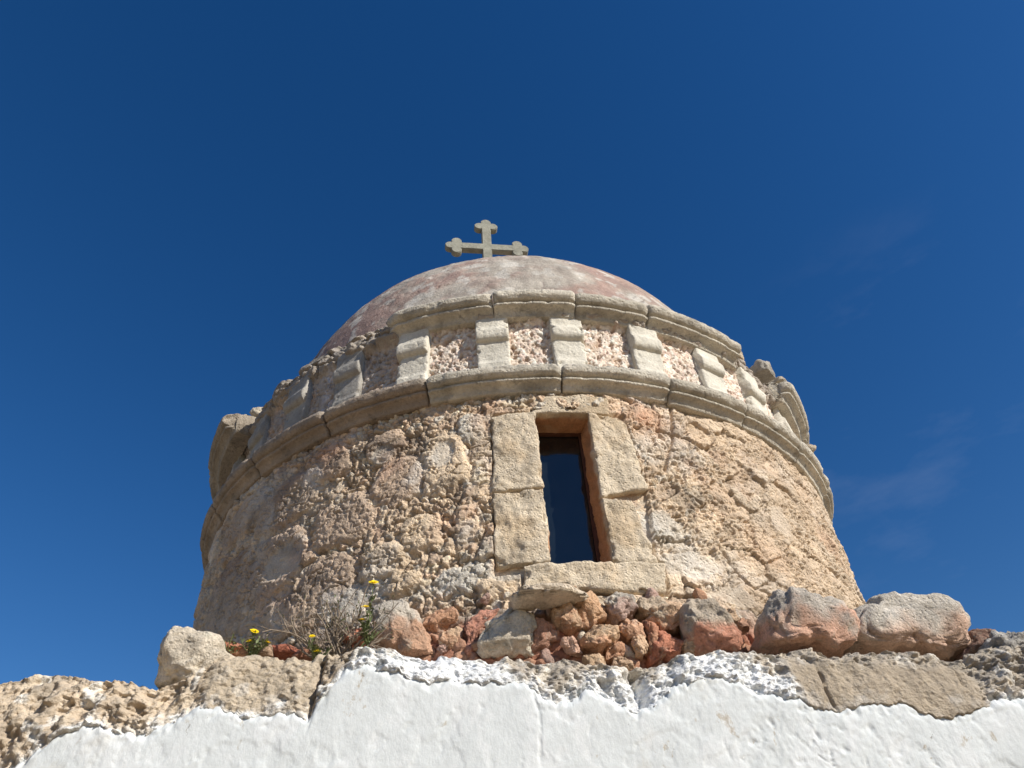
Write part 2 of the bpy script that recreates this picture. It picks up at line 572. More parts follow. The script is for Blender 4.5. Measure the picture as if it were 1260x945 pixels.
# broad smears of old grey mortar
PATCH = [(850, 695, .16, .07), (815, 640, .07, .07), (625, 708, .12, .035), (432, 745, .07, .09), (470, 560, .07, .06), (985, 560, .07, .09), (905, 735, .12, .05), (350, 690, .14, .10), (545, 560, .06, .08), (700, 735, .12, .03), (960, 640, .08, .10)]
patch = np.zeros_like(hgt)
for (a0, z0), (_, _, ls, lz) in zip(on_drum([q[:2] for q in PATCH]), PATCH):
    patch = np.maximum(patch, np.exp(-(((A-a0)*RD/ls)**2+((ZZ-z0)/lz)**2)))
patch = sst(.38, .62, patch+.22*fbm(P3, 9, 4, 251)+.10*w3)
hgt = lerp(hgt, .012+.006*w2+.0035*fbm(P3, 18, 4, 253)+.0022*fbm(P3, 60, 2, 255)-.008*sst(.4, .8, fbm(P3, 24, 3, 257)), .88*patch)
# the eroded joint right under the cornice and a settled crack right of the window
hgt = hgt-.022*sst(3.80, 3.86, ZZ)*(.5+.5*w1)
crk = on_drum([(827, 500), (830, 540), (823, 560), (818, 590)], RD)
ca = np.interp(ZZ, crk[::-1, 1], crk[::-1, 0])
hgt = hgt-.03*np.exp(-((A-ca)*RD/.007)**2)*sst(3.42, 3.47, ZZ)*(1+.5*w3)
# room for the dressed stones round the window
s0 = FA*RD
ash = (np.abs(S-s0-.03) < .25) & (ZZ > 2.93) & (ZZ < 3.80)
bl = on_drum([(604, 512), (607, 606), (608, 690)])
br = on_drum([(768, 514), (797, 602), (808, 690)])
left_e = np.interp(ZZ, bl[::-1, 1], bl[::-1, 0])*RD-.003+.005*w3
right_e = np.interp(ZZ, br[::-1, 1], br[::-1, 0])*RD+.003+.005*w4
hgt = np.where((S > left_e) & (S < right_e) & (ZZ > 2.95) & (ZZ < 3.752), np.minimum(hgt, -.016), hgt)
sl = on_drum([(643, 705), (819, 708)])[:, 0]*RD
hgt = np.where((S > sl[0]-.008) & (S < sl[1]+.008) & (ZZ > 2.852) & (ZZ < 3.0), np.minimum(hgt, -.016), hgt)
hgt[:, len(fine_az):] = 0
R = RD-.012+hgt
Vd = cyl(A, R, ZZ)
win = (np.abs(S-s0) < .145) & (ZZ > 2.985) & (ZZ < 3.765)
mask = ~(win[:-1] & np.roll(win, -1, 1)[:-1])
# colour of each stone and of the mortar
pal = np.array([lin(158, 134, 108), lin(196, 168, 132), lin(206, 180, 146), lin(176, 150, 118), lin(186, 174, 154), lin(190, 158, 124), lin(172, 158, 136), lin(200, 172, 136)])
tint = pal[np.clip((cid*8).astype(int), 0, 7)]
tint = mixc(tint, lin(168, 146, 118), 1-gap)
bt = np.array([TONES[q[5]] for q in lst+extra])[bigid]
tint = tint+(bt-tint)*(inb*(1-.7*wr))[..., None]
tint = mixc(tint, lin(190, 170, 140), smear*.45)
tint = mixc(tint, lin(184, 172, 152), .75*patch)
tint = mixc(tint, lin(196, 190, 178), .5*sst(.1, .6, fbm(P3, 4.2, 4, 141)))               # lime bloom and lichen
tint = mixc(tint, lin(186, 128, 90), .25*sst(.2, .6, fbm(P3, 3.6, 4, 151)))              # iron stained patches
redc = on_drum([(795, 515), (400, 560)], RD)
for (ra, rz), q in zip(redc, (.5, .4)):
    tint = mixc(tint, lin(186, 124, 84), q*np.exp(-(((A-ra)*RD/.13)**2+((ZZ-rz)/.09)**2))*np.clip(1+.8*w1, 0, 1.2))
tint = mixc(tint, lin(140, 124, 110), .4*sst(-.42, -.62, A)*np.clip(.7+.6*w1, 0, 1))       # darker, greyer tone towards the west side
tint = mixc(tint, lin(110, 98, 84), .5*sst(.35, .7, fbm(P3, 5, 4, 161)))
tint = mixc(tint, lin(174, 148, 116), .6*sst(.22, .6, A))                                  # redder stone towards the east, its colour darkened to offset the strong sun
drum = grid('drum_wall', Vd, M_RUBBLE, TOWER, closed=True, mask=mask, tint=tint, gain=1.62, sat=.76)


# dressed stones: quads on the cylinder
def dressed(name, quad_az_z, d0, d1, r=.012, seed=0, rough=.004, mat=None, res=.006, R0=RD, parent=TOWER, tint=None, axis=None):
    """quad BL, BR, TR, TL as (azimuth, z); from radius R0+d0 to R0+d1"""
    q = np.array(quad_az_z, float)
    w = max(abs(q[1, 0]-q[0, 0]), abs(q[2, 0]-q[3, 0]))*R0
    hh = max(abs(q[3, 1]-q[0, 1]), abs(q[2, 1]-q[1, 1]))
    d = d1-d0
    h = np.array([w/2, hh/2, d/2])
    r = min(r, h.min()*.9)
    nn = [int(max(4, min(90, x*2/res))) for x in h]
    nn[2] = min(nn[2], 24)
    Pc, F = cube_grid(*nn)
    Q, N = rounded(Pc, h, r)
    sd = np.array([seed*3.1, seed*1.7, seed*.9])
    edge = np.sort(np.abs(Pc), 1)[:, 1]
    Q = Q+N*(fbm(Q+sd, 9, 3, seed)*rough*1.8+fbm(Q+sd, 34, 3, seed+3)*rough*.7-.006*sst(.3, .8, fbm(Q+sd, 60, 2, seed+5)))[:, None]
    chip = sst(.1, .7, fbm(Q+sd, 12, 3, seed+8))*sst(.78, 1, edge)
    Q = Q-N*(chip*rough*4)[:, None]
    T = Q/h
    a, b, c = T.T
    ww = np.stack([(1-a)*(1-b), (1+a)*(1-b), (1+a)*(1+b), (1-a)*(1+b)], -1)/4
    az = ww@q[:, 0]
    z = ww@q[:, 1]
    Rr = R0+(d0+d1)/2+c*d/2
    V = cyl(az, Rr, z)
    T = np.tile(np.array(lin(228, 210, 182)), (len(V), 1))*(1+.16*fbm(V+sd, 6, 4, seed+12))[:, None]
    T = mixc(T, lin(212, 184, 146), .6*sst(.0, .5, fbm(V+sd, 5, 4, seed+14)))
    T = mixc(T, lin(206, 152, 108), sst(.02, .05, R0+d1-Rr)*.9)                       # more orange with depth into the reveal
    return build(name, V, F, mat or M_ASHLAR, parent, tint=T, sat=.95, gain=1.0)


def dq(px, R=RD+.005):
    return on_drum(px, R)


quads = {
    'a': [(607, 605), (671, 603), (660, 508), (604, 512)],
    'b': [(608, 689), (676, 691), (671, 605), (606, 608)],
    'c': [(744, 621), (796, 600), (768, 514), (722, 509)],
    'd': [(753, 690), (808, 690), (780, 622), (744, 623)]}
ji = {}
for k, (nm, px) in enumerate(quads.items()):
    q = dq(px)
    if nm in 'ab':
        q[1, 0] = q[2, 0] = FA-.119/RD
        q[0, 0] += .0; 
    else:
        q[0, 0] = q[3, 0] = FA+.1195/RD
    if nm == 'c': q[0, 1] = 3.285; q[3, 1] = 3.745
    if nm == 'a': q[1, 1] = 3.335; q[2, 1] = 3.748
    if nm == 'b': q[0, 1] = 2.985; q[1, 1] = 2.99; q[2, 1] = 3.33
    if nm == 'd': q[0, 1] = 2.985; q[1, 1] = 2.985; q[2, 1] = 3.275; q[3, 1] = 3.28
    ji[nm] = q
    dressed('jamb_stone', q, -.19, .006+.004*(k % 2), r=.010, seed=20+k, rough=.0075)
q = dq([(645, 722), (818, 724), (817, 693), (643, 693)])
q[2, 1] = 2.99; q[3, 1] = 2.982; q[0, 1] = 2.875; q[1, 1] = 2.86
dressed('window_sill', q, -.19, .018, r=.012, seed=31, rough=.007)
q = dq([(655, 507), (752, 509), (748, 486), (655, 485)])
q[0, 1] = q[1, 1] = 3.742
dressed('lintel', q, -.19, -.002, r=.008, seed=33, rough=.005)

# the window: a thin wooden frame holding one dark pane, set back in the opening
ng = 1.772


def fbox(u0, u1, n0, n1, z0, z1):
    c = [(u0, n1, z0), (u1, n1, z0), (u1, n0, z0), (u0, n0, z0), (u0, n1, z1), (u1, n1, z1), (u1, n0, z1), (u0, n0, z1)]
    V = np.array([facade(*map(float, p)) for p in c])
    return V, [[0, 3, 2, 1], [4, 5, 6, 7], [0, 1, 5, 4], [1, 2, 6, 5], [2, 3, 7, 6], [3, 0, 4, 7]]


def boxes(lst_):
    Vs, Fs, o = [], [], 0
    for b in lst_:
        V, F = fbox(*b)
        Vs.append(V); Fs += [[i+o for i in f] for f in F]; o += 8
    return np.concatenate(Vs), Fs


V, F = boxes([(-.118, -.098, ng-.03, ng, 2.98, 3.75), (.098, .118, ng-.03, ng, 2.98, 3.75),
              (-.098, .098, ng-.03, ng-.002, 3.728, 3.75), (-.098, .098, ng-.03, ng-.002, 2.98, 3.0)])
wf = build('window', V, F, M_WOOD, TOWER, smooth=False)
V, F = boxes([(-.098, .098, ng-.022, ng-.014, 3.0, 3.728)])
build('pane', V, F, M_GLASS, wf, smooth=False)


# ------------------------------------------------------------------ cornices
def resample(prof, step):
    p = np.array(prof, float)
    d = np.r_[0, np.cumsum(np.hypot(*np.diff(p, axis=0).T))]
    n = int(d[-1]/step)
    t = np.linspace(0, d[-1], n)
    return np.c_[np.interp(t, d, p[:, 0]), np.interp(t, d, p[:, 1])]


LOW = [(1.80, 3.858), (1.90, 3.860), (1.926, 3.862), (1.930, 3.870), (1.936, 3.882), (1.948, 3.893), (1.964, 3.898), (1.970, 3.900), (1.972, 3.910),
       (1.962, 3.914), (1.964, 3.918), (1.982, 3.922), (1.995, 3.934), (2.0, 3.952), (1.997, 3.970), (1.985, 3.984), (1.965, 3.990), (1.80, 4.0)]
UPP = [(1.80, 4.395), (1.885, 4.397), (1.899, 4.399), (1.902, 4.408), (1.910, 4.424), (1.928, 4.436), (1.946, 4.441), (1.952, 4.444), (1.953, 4.454),
       (1.942, 4.458), (1.945, 4.463), (1.965, 4.470), (1.978, 4.486), (1.980, 4.506), (1.972, 4.526), (1.955, 4.540), (1.90, 4.555), (1.74, 4.60)]


def cornice(prof, a0, a1, seed, wear=.006, tilt=0.0, dz=0.0, dr=0.0, tint=(.4, .36, .3), broken=(0, 0), name='cornice_stone'):
    p = resample(prof, .0055)
    n = max(6, int((a1-a0)*1.97/.009))
    a = np.linspace(a0, a1, n)
    Aa, _ = np.meshgrid(a, p[:, 0])
    Rr = np.repeat(p[:, :1], n, 1)+dr
    Zz = np.repeat(p[:, 1:], n, 1)+dz+tilt*(Aa-(a0+a1)/2)
    X = cyl(Aa, Rr, Zz)
    s = np.array([seed*2.3, 0, seed*1.1])
    # worn: bite into the outer edge
    outer = sst(p[:, 0].max()-.10, p[:, 0].max(), Rr-dr)
    topside = sst(p[:, 1].max()-.07, p[:, 1].max()-.03, Zz-dz)
    bite = sst(.12, .9, fbm(X+s, 9, 3, seed))*.028+sst(.1, .7, fbm(X+s, 28, 3, seed+5))*.010
    bite = bite*(.35+.65*topside)
    e = np.minimum(Aa-a0, a1-Aa)*1.97
    endw = np.exp(-(e/.012)**2)
    bite = bite+endw*(.010+.018*sst(0, .8, fbm(X+s, 16, 2, seed+9)))
    Rr = Rr-outer*bite*wear/.006+.0035*fbm(X+s, 6, 3, seed+11)+.0016*fbm(X, 60, 2, seed)
    Zz = Zz-topside*.6*bite+.003*fbm(X+s, 7, 3, seed+13)
    for sd, br in ((0, broken[0]), (1, broken[1])):
        if br:
            e1 = ((Aa-a0) if sd == 0 else (a1-Aa))
            wgt = np.clip(1-e1*1.97/br, 0, 1)
            jag = .04*fbm(X+s, 10, 3, seed+21)*wgt
            Aa = Aa+jag/1.97
            Rr = Rr-.05*wgt**2*outer*(1+fbm(X+s, 12, 3, seed+25))
            Zz = Zz-.02*wgt**2*topside*(1+fbm(X+s, 14, 3, seed+27))
    X = cyl(Aa, Rr, Zz)
    nr = len(p)
    F = grid_faces(nr, n)
    caps = []
    V = X.reshape(-1, 3)
    Fl = F.tolist()
    Fl.append([r*n for r in range(nr)][::1][::-1] if False else [r*n for r in range(nr)])
    Fl.append([r*n+n-1 for r in range(nr)][::-1])
    T = np.tile(np.array(tint, float), (len(V), 1))
    shade = fbm(V+s, 5, 4, seed+31)
    T = T*(1+.22*shade[:, None])
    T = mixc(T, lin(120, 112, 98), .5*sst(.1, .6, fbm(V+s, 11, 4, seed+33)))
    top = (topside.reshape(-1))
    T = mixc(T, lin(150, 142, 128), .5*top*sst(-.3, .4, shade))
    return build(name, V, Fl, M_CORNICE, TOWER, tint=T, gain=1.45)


ct = [lin(178, 168, 148), lin(184, 174, 154), lin(172, 162, 142)]
D = math.radians
lowj = [-102, -87, -72, -57, -42, -27, -11.05, 7.4, 23.1, 36.8, 51.5, 66, 81, 96]
for k in range(len(lowj)-1):
    g = D(.16)
    t = ct[k % 3]
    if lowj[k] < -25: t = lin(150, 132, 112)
    rs = np.random.RandomState(k+70)
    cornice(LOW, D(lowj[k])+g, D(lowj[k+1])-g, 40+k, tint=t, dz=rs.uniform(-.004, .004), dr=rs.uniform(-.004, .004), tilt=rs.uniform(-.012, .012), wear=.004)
uppj = [(-18.6, -1.42, .10, 0), (-1.28, 11.18, 0, 0), (11.34, 23.2, 0, 0), (23.5, 43.0, 0, .03), (-70, -54, 0, .05), (-84, -70.2, 0, 0), (-98, -84.2, 0, 0),
        (56.5, 72, .05, 0), (72.2, 87, 0, 0), (87.2, 100, 0, 0)]
for k, (a0, a1, b0, b1) in enumerate(uppj):
    rs = np.random.RandomState(k+170)
    sh = .085 if a0+a1 < -90 else .05 if a0+a1 > 90 else 0
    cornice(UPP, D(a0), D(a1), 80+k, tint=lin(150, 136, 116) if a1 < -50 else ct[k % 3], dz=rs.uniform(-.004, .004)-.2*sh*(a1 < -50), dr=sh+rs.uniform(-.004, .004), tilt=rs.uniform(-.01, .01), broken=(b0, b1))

# ------------------------------------------------------------------ the frieze and the masonry behind the cornice
fa = np.r_[np.radians(np.arange(-98, 98.01, .16)), np.radians(np.arange(99.5, 261, 2.5))]
fz = np.r_[3.90, np.arange(3.96, 4.66, .0055)]
A, ZZ = np.meshgrid(fa, fz)
P3 = cyl(A, 1.86, ZZ)
q1, q2 = fbm(P3, 16, 3, 5), fbm(P3, 16, 3, 15)
c = cells(A*1.86/.019+.8*q1, ZZ/.017+.8*q2, 77)
holes = sst(.05, .5, fbm(P3, 34, 3, 25))
hgt = -.002+.003*sst(0, .25, c[1]-c[0])+.005*(c[2]-.5)-.020*sst(.15, .6, fbm(P3, 34, 3, 25))-.014*sst(.25, .6, fbm(P3, 70, 2, 36))+.004*fbm(P3, 60, 3, 35)
above = sst(4.37, 4.42, ZZ)
c3 = cells(A*1.86/.11+.4*q1, ZZ/.07+.4*q2, 79)
rough2 = .03*sst(0, .3, c3[1]-c3[0])+.04*(c3[2]-.5)+.012*fbm(P3, 24, 4, 45)
hgt = lerp(hgt, rough2+.012, above)
lean = np.clip((ZZ-4.46)/.2, 0, 1)
R = 1.862+hgt-lean**1.5*.13
R[:, np.radians(98) < fa] = 1.83
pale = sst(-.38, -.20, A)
tint = mixc(np.tile(np.array(lin(216, 194, 170)), A.shape+(1,)), lin(234, 220, 204), sst(.3, .8, c[2]))
tint = mixc(tint, lin(190, 146, 122), .6*sst(.8, .9, c[2]))
tint = mixc(tint, lin(176, 136, 108), .5*np.clip(holes+sst(.3, .6, fbm(P3, 70, 2, 36)), 0, 1))
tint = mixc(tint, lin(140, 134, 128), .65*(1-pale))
tint = mixc(tint, lin(206, 166, 128), .5*sst(.25, .6, fbm(P3, 7, 3, 55)))
tint = mixc(tint, lin(206, 200, 200), .8*(sst(-.56, -.54, A)*sst(-.50, -.52, A))*sst(-.2, .1, fbm(P3, 9, 3, 57)))
tint = mixc(tint, lin(146, 134, 118), above*.85)
grid('frieze', cyl(A, R, ZZ), M_FRIEZE, TOWER, closed=True, tint=tint, gain=1.22)

# brackets
BP = [(-.06, 4.440), (.036, 4.440), (.037, 4.390), (.038, 4.350), (.040, 4.338), (.046, 4.334), (.047, 4.327), (.050, 4.322), (.053, 4.317), (.057, 4.308), (.058, 4.290), (.057, 4.268), (.052, 4.254), (.044, 4.247),
      (.040, 4.243), (.031, 4.241), (.029, 4.232), (.030, 4.16), (.031, 4.118), (.036, 4.100), (.043, 4.088), (.043, 4.03), (.040, 3.975), (-.06, 3.97)]


def bracket_mesh(seed):
    p = resample(BP, .006)
    n = 30
    x = np.linspace(-.083, .083, n)
    Xx, _ = np.meshgrid(x, p[:, 0])
    Dp = np.repeat(p[:, :1], n, 1)
    Zz = np.repeat(p[:, 1:], n, 1)
    e = .083-np.abs(Xx)
    Q = np.stack([Xx, Dp, Zz], -1)+seed*3.3
    Dp = Dp-np.exp(-(e/.005)**2)*.005-sst(.2, .8, fbm(Q, 18, 3, seed))*np.exp(-(e/.025)**2)*.024+.0025*fbm(Q, 12, 3, seed+1)-.004*sst(.35, .8, fbm(Q, 40, 3, seed+4))
    Xx = Xx*(1-.05*sst(4.2, 4.05, Zz))+.002*fbm(Q, 10, 2, seed+2)
    # front at -y
    V = np.stack([Xx, -(1.862+Dp), Zz], -1)[::-1]
    nr = len(p)
    Fl = grid_faces(nr, n).tolist()
    Fl.append([r*n for r in range(nr)])
    Fl.append([r*n+n-1 for r in range(nr)][::-1])
    return V.reshape(-1, 3), Fl


protos = []
for k in range(5):
    V, F = bracket_mesh(k+1)
    o = build('bracket', V, F, M_BRACKET, TOWER, origin=(0, 0, 2.35))
    protos.append(o)
baz = [-98, -86, -74, -62, -49.6, -37.2, -25.67, -14.42, -1.95, 10.11, 22.36, 35.2, 47.36, 60, 72, 84, 96]
old = []
meshes = [o.data for o in protos]
for k, az in enumerate(baz):
    if k < 5:
        o = protos[k]
    else:
        o = protos[k % 5].copy()
        COL.objects.link(o)
        o.parent = TOWER
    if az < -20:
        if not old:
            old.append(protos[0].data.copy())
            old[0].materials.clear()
            old[0].materials.append(M_BRACKET_GREY)
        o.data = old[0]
    else:
        o.data = meshes[k*3 % 5]
    o.rotation_euler = (math.radians(.10*math.sin(k*2.7)), math.radians(.25*math.sin(k*1.9+1)), D(az+.3*math.sin(k*4.1)))

# ------------------------------------------------------------------ the dome
DR, DZ = 1.725, 4.537
th = np.r_[np.linspace(-.10, .3, 70), np.linspace(.3045, math.pi/2-.002, 220)[0:]]
da = np.linspace(-math.pi, math.pi, 900, endpoint=False)
A, T = np.meshgrid(da, th)
X = np.stack([np.cos(T)*np.sin(A), -np.cos(T)*np.cos(A), np.sin(T)], -1)
r = DR+.012*fbm(X, 2.2, 3, 3)+.004*fbm(X, 9, 4, 13)+.0016*fbm(X, 40, 3, 23)
peel = sst(-.42, .30, fbm(X, 3.0, 6, 33, .62))
r = r-.004*sst(.3, .6, peel)+.0035*fbm(X, 18, 4, 24)*peel
ck = np.abs(fbm(X, 5.0, 4, 43))
crack = np.exp(-(ck/.014)**2)*sst(-.2, .2, noise(X*3, 51))
r = r-.005*crack
V = X*r[..., None]+np.array([0, 0, DZ])
tint = np.tile(np.array(lin(170, 138, 124)), A.shape+(1,))
tint = mixc(tint, lin(184, 150, 132), sst(-.3, .4, fbm(X, 8, 4, 63)))
tint = mixc(tint, lin(188, 177, 160), .95*peel)
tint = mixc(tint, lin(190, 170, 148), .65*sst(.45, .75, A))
tint = mixc(tint, lin(136, 112, 110), .5*sst(-.35, -.75, A)*(1-.7*peel))  # shade on the dome's left side painted in as dark purple
tint = mixc(tint, lin(210, 202, 188), .75*sst(.18, .34, fbm(X, 14, 4, 73)))
tint = mixc(tint, lin(100, 80, 74), .7*crack)
run = fbm(np.stack([A*9, T*1.2, A*0], -1), 1.0, 4, 87)
tint = mixc(tint, lin(132, 118, 106), .45*sst(.15, .6, run))
rp = np.array([-.06, -.77, .63]); rp /= np.linalg.norm(rp)
tint = mixc(tint, lin(196, 92, 62), .8*np.exp(-((X-rp)**2).sum(-1)/.0022)*np.clip(.6+1.2*fbm(X, 16, 3, 77), 0, 1))
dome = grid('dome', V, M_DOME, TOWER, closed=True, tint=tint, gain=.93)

# broken stones of the cornice
M_BROKEN = stone_mat('broken_stone', None, var=.3, bump=.7, fine=80, pits=.4, spots=[(lin(92, 86, 78), 12, .55, .7, .5)])


def lump(name, P, axes, size, seed, mat, parent, tint, e=.55, rough=.12, sub=5, under=None):
    """irregular block: centre P, three axes, half sizes"""
    V0, F = ico(sub)
    B = np.sign(V0)*np.abs(V0)**e
    B = B/np.maximum(1, np.abs(B).max(1, keepdims=True))
    rs_ = np.random.RandomState(seed)
    for _ in range(9):
        nv = rs_.normal(size=3); nv /= np.linalg.norm(nv)
        d = rs_.uniform(.70, .98)
        over = np.maximum(B@nv-d, 0)
        B = B-over[:, None]*nv*.9
    s = seed*1.91
    f = 1+rough*fbm(B+s, 1.4, 5, seed)
    Q = B*f[:, None]*np.array(size)
    Q = Q+V0*(fbm(Q+s, 30, 4, seed+4, .6)*.007)[:, None]
    W = np.array(P)+Q@np.array(axes)
    T = np.tile(np.array(tint, float), (len(W), 1))*(1+.25*fbm(B+s, 1.6, 4, seed+6))[:, None]
    if under is not None:
        T = mixc(T, under, sst(.25, -.35, Q[:, 2]/size[2]+.45*fbm(B+s, 2, 4, seed+9)))
    return build(name, W, F, mat, parent, tint=T, gain=1.35)


def cyl_axes(az, yaw=0, pitch=0, rollv=0):
    t = np.array([math.cos(az), math.sin(az), 0]); n = np.array([math.sin(az), -math.cos(az), 0]); z = np.array([0, 0, 1.0])
    R_ = np.array((Matrix.Rotation(yaw, 3, 'Z') @ Matrix.Rotation(pitch, 3, 'Y') @ Matrix.Rotation(rollv, 3, 'X')))
    return (R_.T @ np.array([t, n, z]))


for k, (px, Rr, size, yaw, pit, rol, tc_) in enumerate([
        ((303, 522), 1.90, (.07, .06, .055), .3, .4, .2, lin(176, 162, 138)),
        ((318, 508), 1.85, (.05, .05, .04), .1, .2, .2, lin(186, 172, 148)),
        ((352, 482), 1.83, (.09, .06, .055), 0, .1, .3, lin(140, 130, 116)),
        ((392, 452), 1.83, (.11, .06, .05), 0, .05, .3, lin(140, 130, 116)),
        ((438, 435), 1.84, (.10, .05, .045), .1, 0, .3, lin(132, 122, 108)),
        ((942, 455), 1.88, (.10, .07, .07), .2, -.1, .1, lin(150, 142, 128)),
        ((962, 478), 1.93, (.07, .07, .03), .2, .5, .2, lin(164, 150, 126)),
        ((972, 512), 1.93, (.035, .07, .05), .2, .5, .1, lin(184, 172, 148)),
        ((905, 440), 1.86, (.05, .05, .04), .3, .2, .1, lin(180, 160, 128)),
        ((999, 552), 1.97, (.03, .04, .03), .1, .2, .1, lin(166, 150, 126))]):
    a, z = on_drum([px], Rr)[0]
    lump('broken_cornice_stone', cyl(a, Rr, z), cyl_axes(a, yaw, pit, rol), size, 300+k, M_BROKEN, TOWER, tc_, sub=4, rough=.2)

# ------------------------------------------------------------------ the cross on the dome
d = ray([(597, 274), (556, 305), (641, 308), (600, 318)])
t = -EYE[1]/d[:, 1]
CX = EYE+d*t[:, None]
# heights where those sights pass the axis
HALF, W2, TH = .410, .046, .064
ZA = float((CX[1, 2]+CX[2, 2])/2)
HT = float(CX[0, 2])-ZA+.01


def arm_outline(L):
    """one arm along +x from (W2,-W2) to (W2,W2), ending in a trefoil"""
    pts = [(W2, -W2)]
    xs, ys, r1, xt, r0 = L-.112, .066, .051, L-.052, .052          # two side lobes and the tip lobe
    dx, dy = xt-xs, -ys
    dd_ = math.hypot(dx, dy)
    aa = (r1*r1-r0*r0+dd_*dd_)/(2*dd_)
    hh_ = math.sqrt(max(r1*r1-aa*aa, 1e-8))
    ix, iy = xs+aa*dx/dd_-hh_*dy/dd_, ys+aa*dy/dd_+hh_*dx/dd_   # the notch between side lobe and tip
    a_in = math.atan2(iy-ys, ix-xs)
    a_out = math.pi-math.asin(max(-1, (W2-ys)/r1))
    b_ = math.atan2(iy, ix-xt)
    lower = [(xs+r1*math.cos(a_in+(a_out-a_in)*k/12), -ys-r1*math.sin(a_in+(a_out-a_in)*k/12)) for k in range(13)][::-1]
    pts += lower+[(xt+r0*math.cos(-b_+2*b_*k/10), r0*math.sin(-b_+2*b_*k/10)) for k in range(1, 10)]+[(x, -y) for x, y in lower[::-1]]
    return pts


def rot(p, q):
    c_, s_ = math.cos(q), math.sin(q)
    return [(x*c_-y*s_, x*s_+y*c_) for x, y in p]


foot = ZA-(DZ+DR)+.10
ol = rot(arm_outline(HALF), 0)+rot(arm_outline(HT), math.pi/2)+rot(arm_outline(HALF), math.pi)+[(-W2, -W2), (-W2, -foot), (W2, -foot)]
ol2 = []
for p in ol:
    if not ol2 or math.hypot(p[0]-ol2[-1][0], p[1]-ol2[-1][1]) > 1e-4:
        ol2.append(p)
bm = bmesh.new()
vs_ = [bm.verts.new((x, -TH/2, y)) for x, y in ol2]
f0 = bm.faces.new(vs_)
ex = bmesh.ops.extrude_face_region(bm, geom=[f0])
bmesh.ops.translate(bm, vec=(0, TH, 0), verts=[v for v in ex['geom'] if isinstance(v, bmesh.types.BMVert)])
bmesh.ops.recalc_face_normals(bm, faces=bm.faces)
es = [e for e in bm.edges if len(e.link_faces) == 2 and abs(e.link_faces[0].normal.dot(e.link_faces[1].normal)) < .3 and abs(e.verts[0].co.y-e.verts[1].co.y) < 1e-5]
bmesh.ops.bevel(bm, geom=es, offset=.006, segments=2, affect='EDGES')
bmesh.ops.triangulate(bm, faces=[f for f in bm.faces if len(f.verts) > 4])
me = bpy.data.meshes.new('stone_cross')
bm.to_mesh(me)
bm.free()
me.materials.append(M_CROSS)
cross = bpy.data.objects.new('stone_cross', me)
COL.objects.link(cross)
cxx = float((CX[0, 0]+CX[3, 0])/2)
cross.location = (cxx, 0, ZA)
cross.rotation_euler = (0, 0, D(9))
tag(cross, 'grey stone cross with trefoil ends standing on top of the dome', 'cross')

# ------------------------------------------------------------------ the chapel wall in front
WALL = thing('chapel_wall', tuple(facade(0., 2.1, 0.)), 'white plastered chapel wall with a broken bare stone top edge', 'wall')
edge_px = [(-60, 985), (0, 950), (22, 934), (60, 905), (95, 890), (112, 886), (150, 898), (166, 900), (205, 888), (240, 867), (270, 865), (300, 877), (345, 873), (380, 877),
           (388, 860), (406, 844), (422, 822), (446, 814), (472, 818), (500, 828), (530, 834), (560, 832), (600, 836), (634, 834), (652, 840), (668, 852), (690, 862), (708, 856), (722, 846), (740, 852), (762, 864), (784, 872), (806, 864), (832, 842), (858, 832), (880, 826), (904, 834),
           (930, 848), (956, 851), (985, 853), (1001, 865), (1029, 870), (1078, 860), (1117, 862), (1155, 879), (1190, 873), (1225, 861), (1260, 855), (1320, 846)]
top_px = [(-60, 850), (0, 843), (43, 828), (73, 829), (100, 832), (123, 837), (160, 838), (190, 848), (215, 838), (250, 822), (275, 806), (330, 806), (384, 812), (400, 802), (440, 797), (470, 795),
          (520, 812), (560, 808), (600, 815), (640, 810), (660, 816), (700, 811), (740, 821), (800, 821), (830, 808), (870, 801), (940, 802), (1000, 797), (1020, 808), (1060, 804), (1110, 802),
          (1150, 806), (1185, 815), (1205, 800), (1225, 792), (1260, 792), (1320, 785)]
E1 = on_facade(edge_px, 2.285)
T1 = on_facade(top_px, 2.21)
ucols = np.r_[np.linspace(-4, -2.0, 30, endpoint=False), np.arange(-2.0, 1.75, .0048), np.linspace(1.755, 4, 34)]


def prof(u, pts, far, seed):
    v = np.interp(u, pts[:, 0], pts[:, 1])
    o = np.clip((np.abs(u-(-.1))-1.75)/.5, 0, 1)
    return v*(1-o)+far*o+o*.04*noise(np.stack([u*3, u*0, u*0+seed], -1), seed)


u1 = np.stack([ucols, ucols*0, ucols*0], -1)
zedge = prof(ucols, E1, 2.33, 1)+.015*fbm(u1, 16, 6, 7, .7)
ztop = prof(ucols, T1, 2.50, 2)+.014*fbm(u1, 16, 4, 17)
ztop = np.maximum(ztop, zedge+.02)
# core
vz = np.r_[np.linspace(-1.2, -.06, 8), np.linspace(0, 1, 120)]
zlow = zedge-.06
rows_front = np.where(vz[:, None] < 0, 0, 0)+np.where(vz[:, None] < 0, zlow*(1+vz[:, None]/1.2), zlow+(ztop-zlow)*vz[:, None])
nf = len(vz)
tb = np.linspace(0, 1, 46)[1:]
nb = 1.45
UU = np.repeat(ucols[None], nf+len(tb), 0)
hh = np.clip((rows_front-zedge)/np.maximum(ztop-zedge, .03), 0, 1)
nfront = 2.262-.002-.06*hh**1.5
NN = np.concatenate([nfront, lerp(nfront[-1:], nb, tb[:, None])], 0)
Zc = np.concatenate([rows_front, np.repeat(ztop[None], len(tb), 0)+.0*tb[:, None]], 0)
Zc[nf:] += -.02*tb[:, None]**.5+.03*tb[:, None]
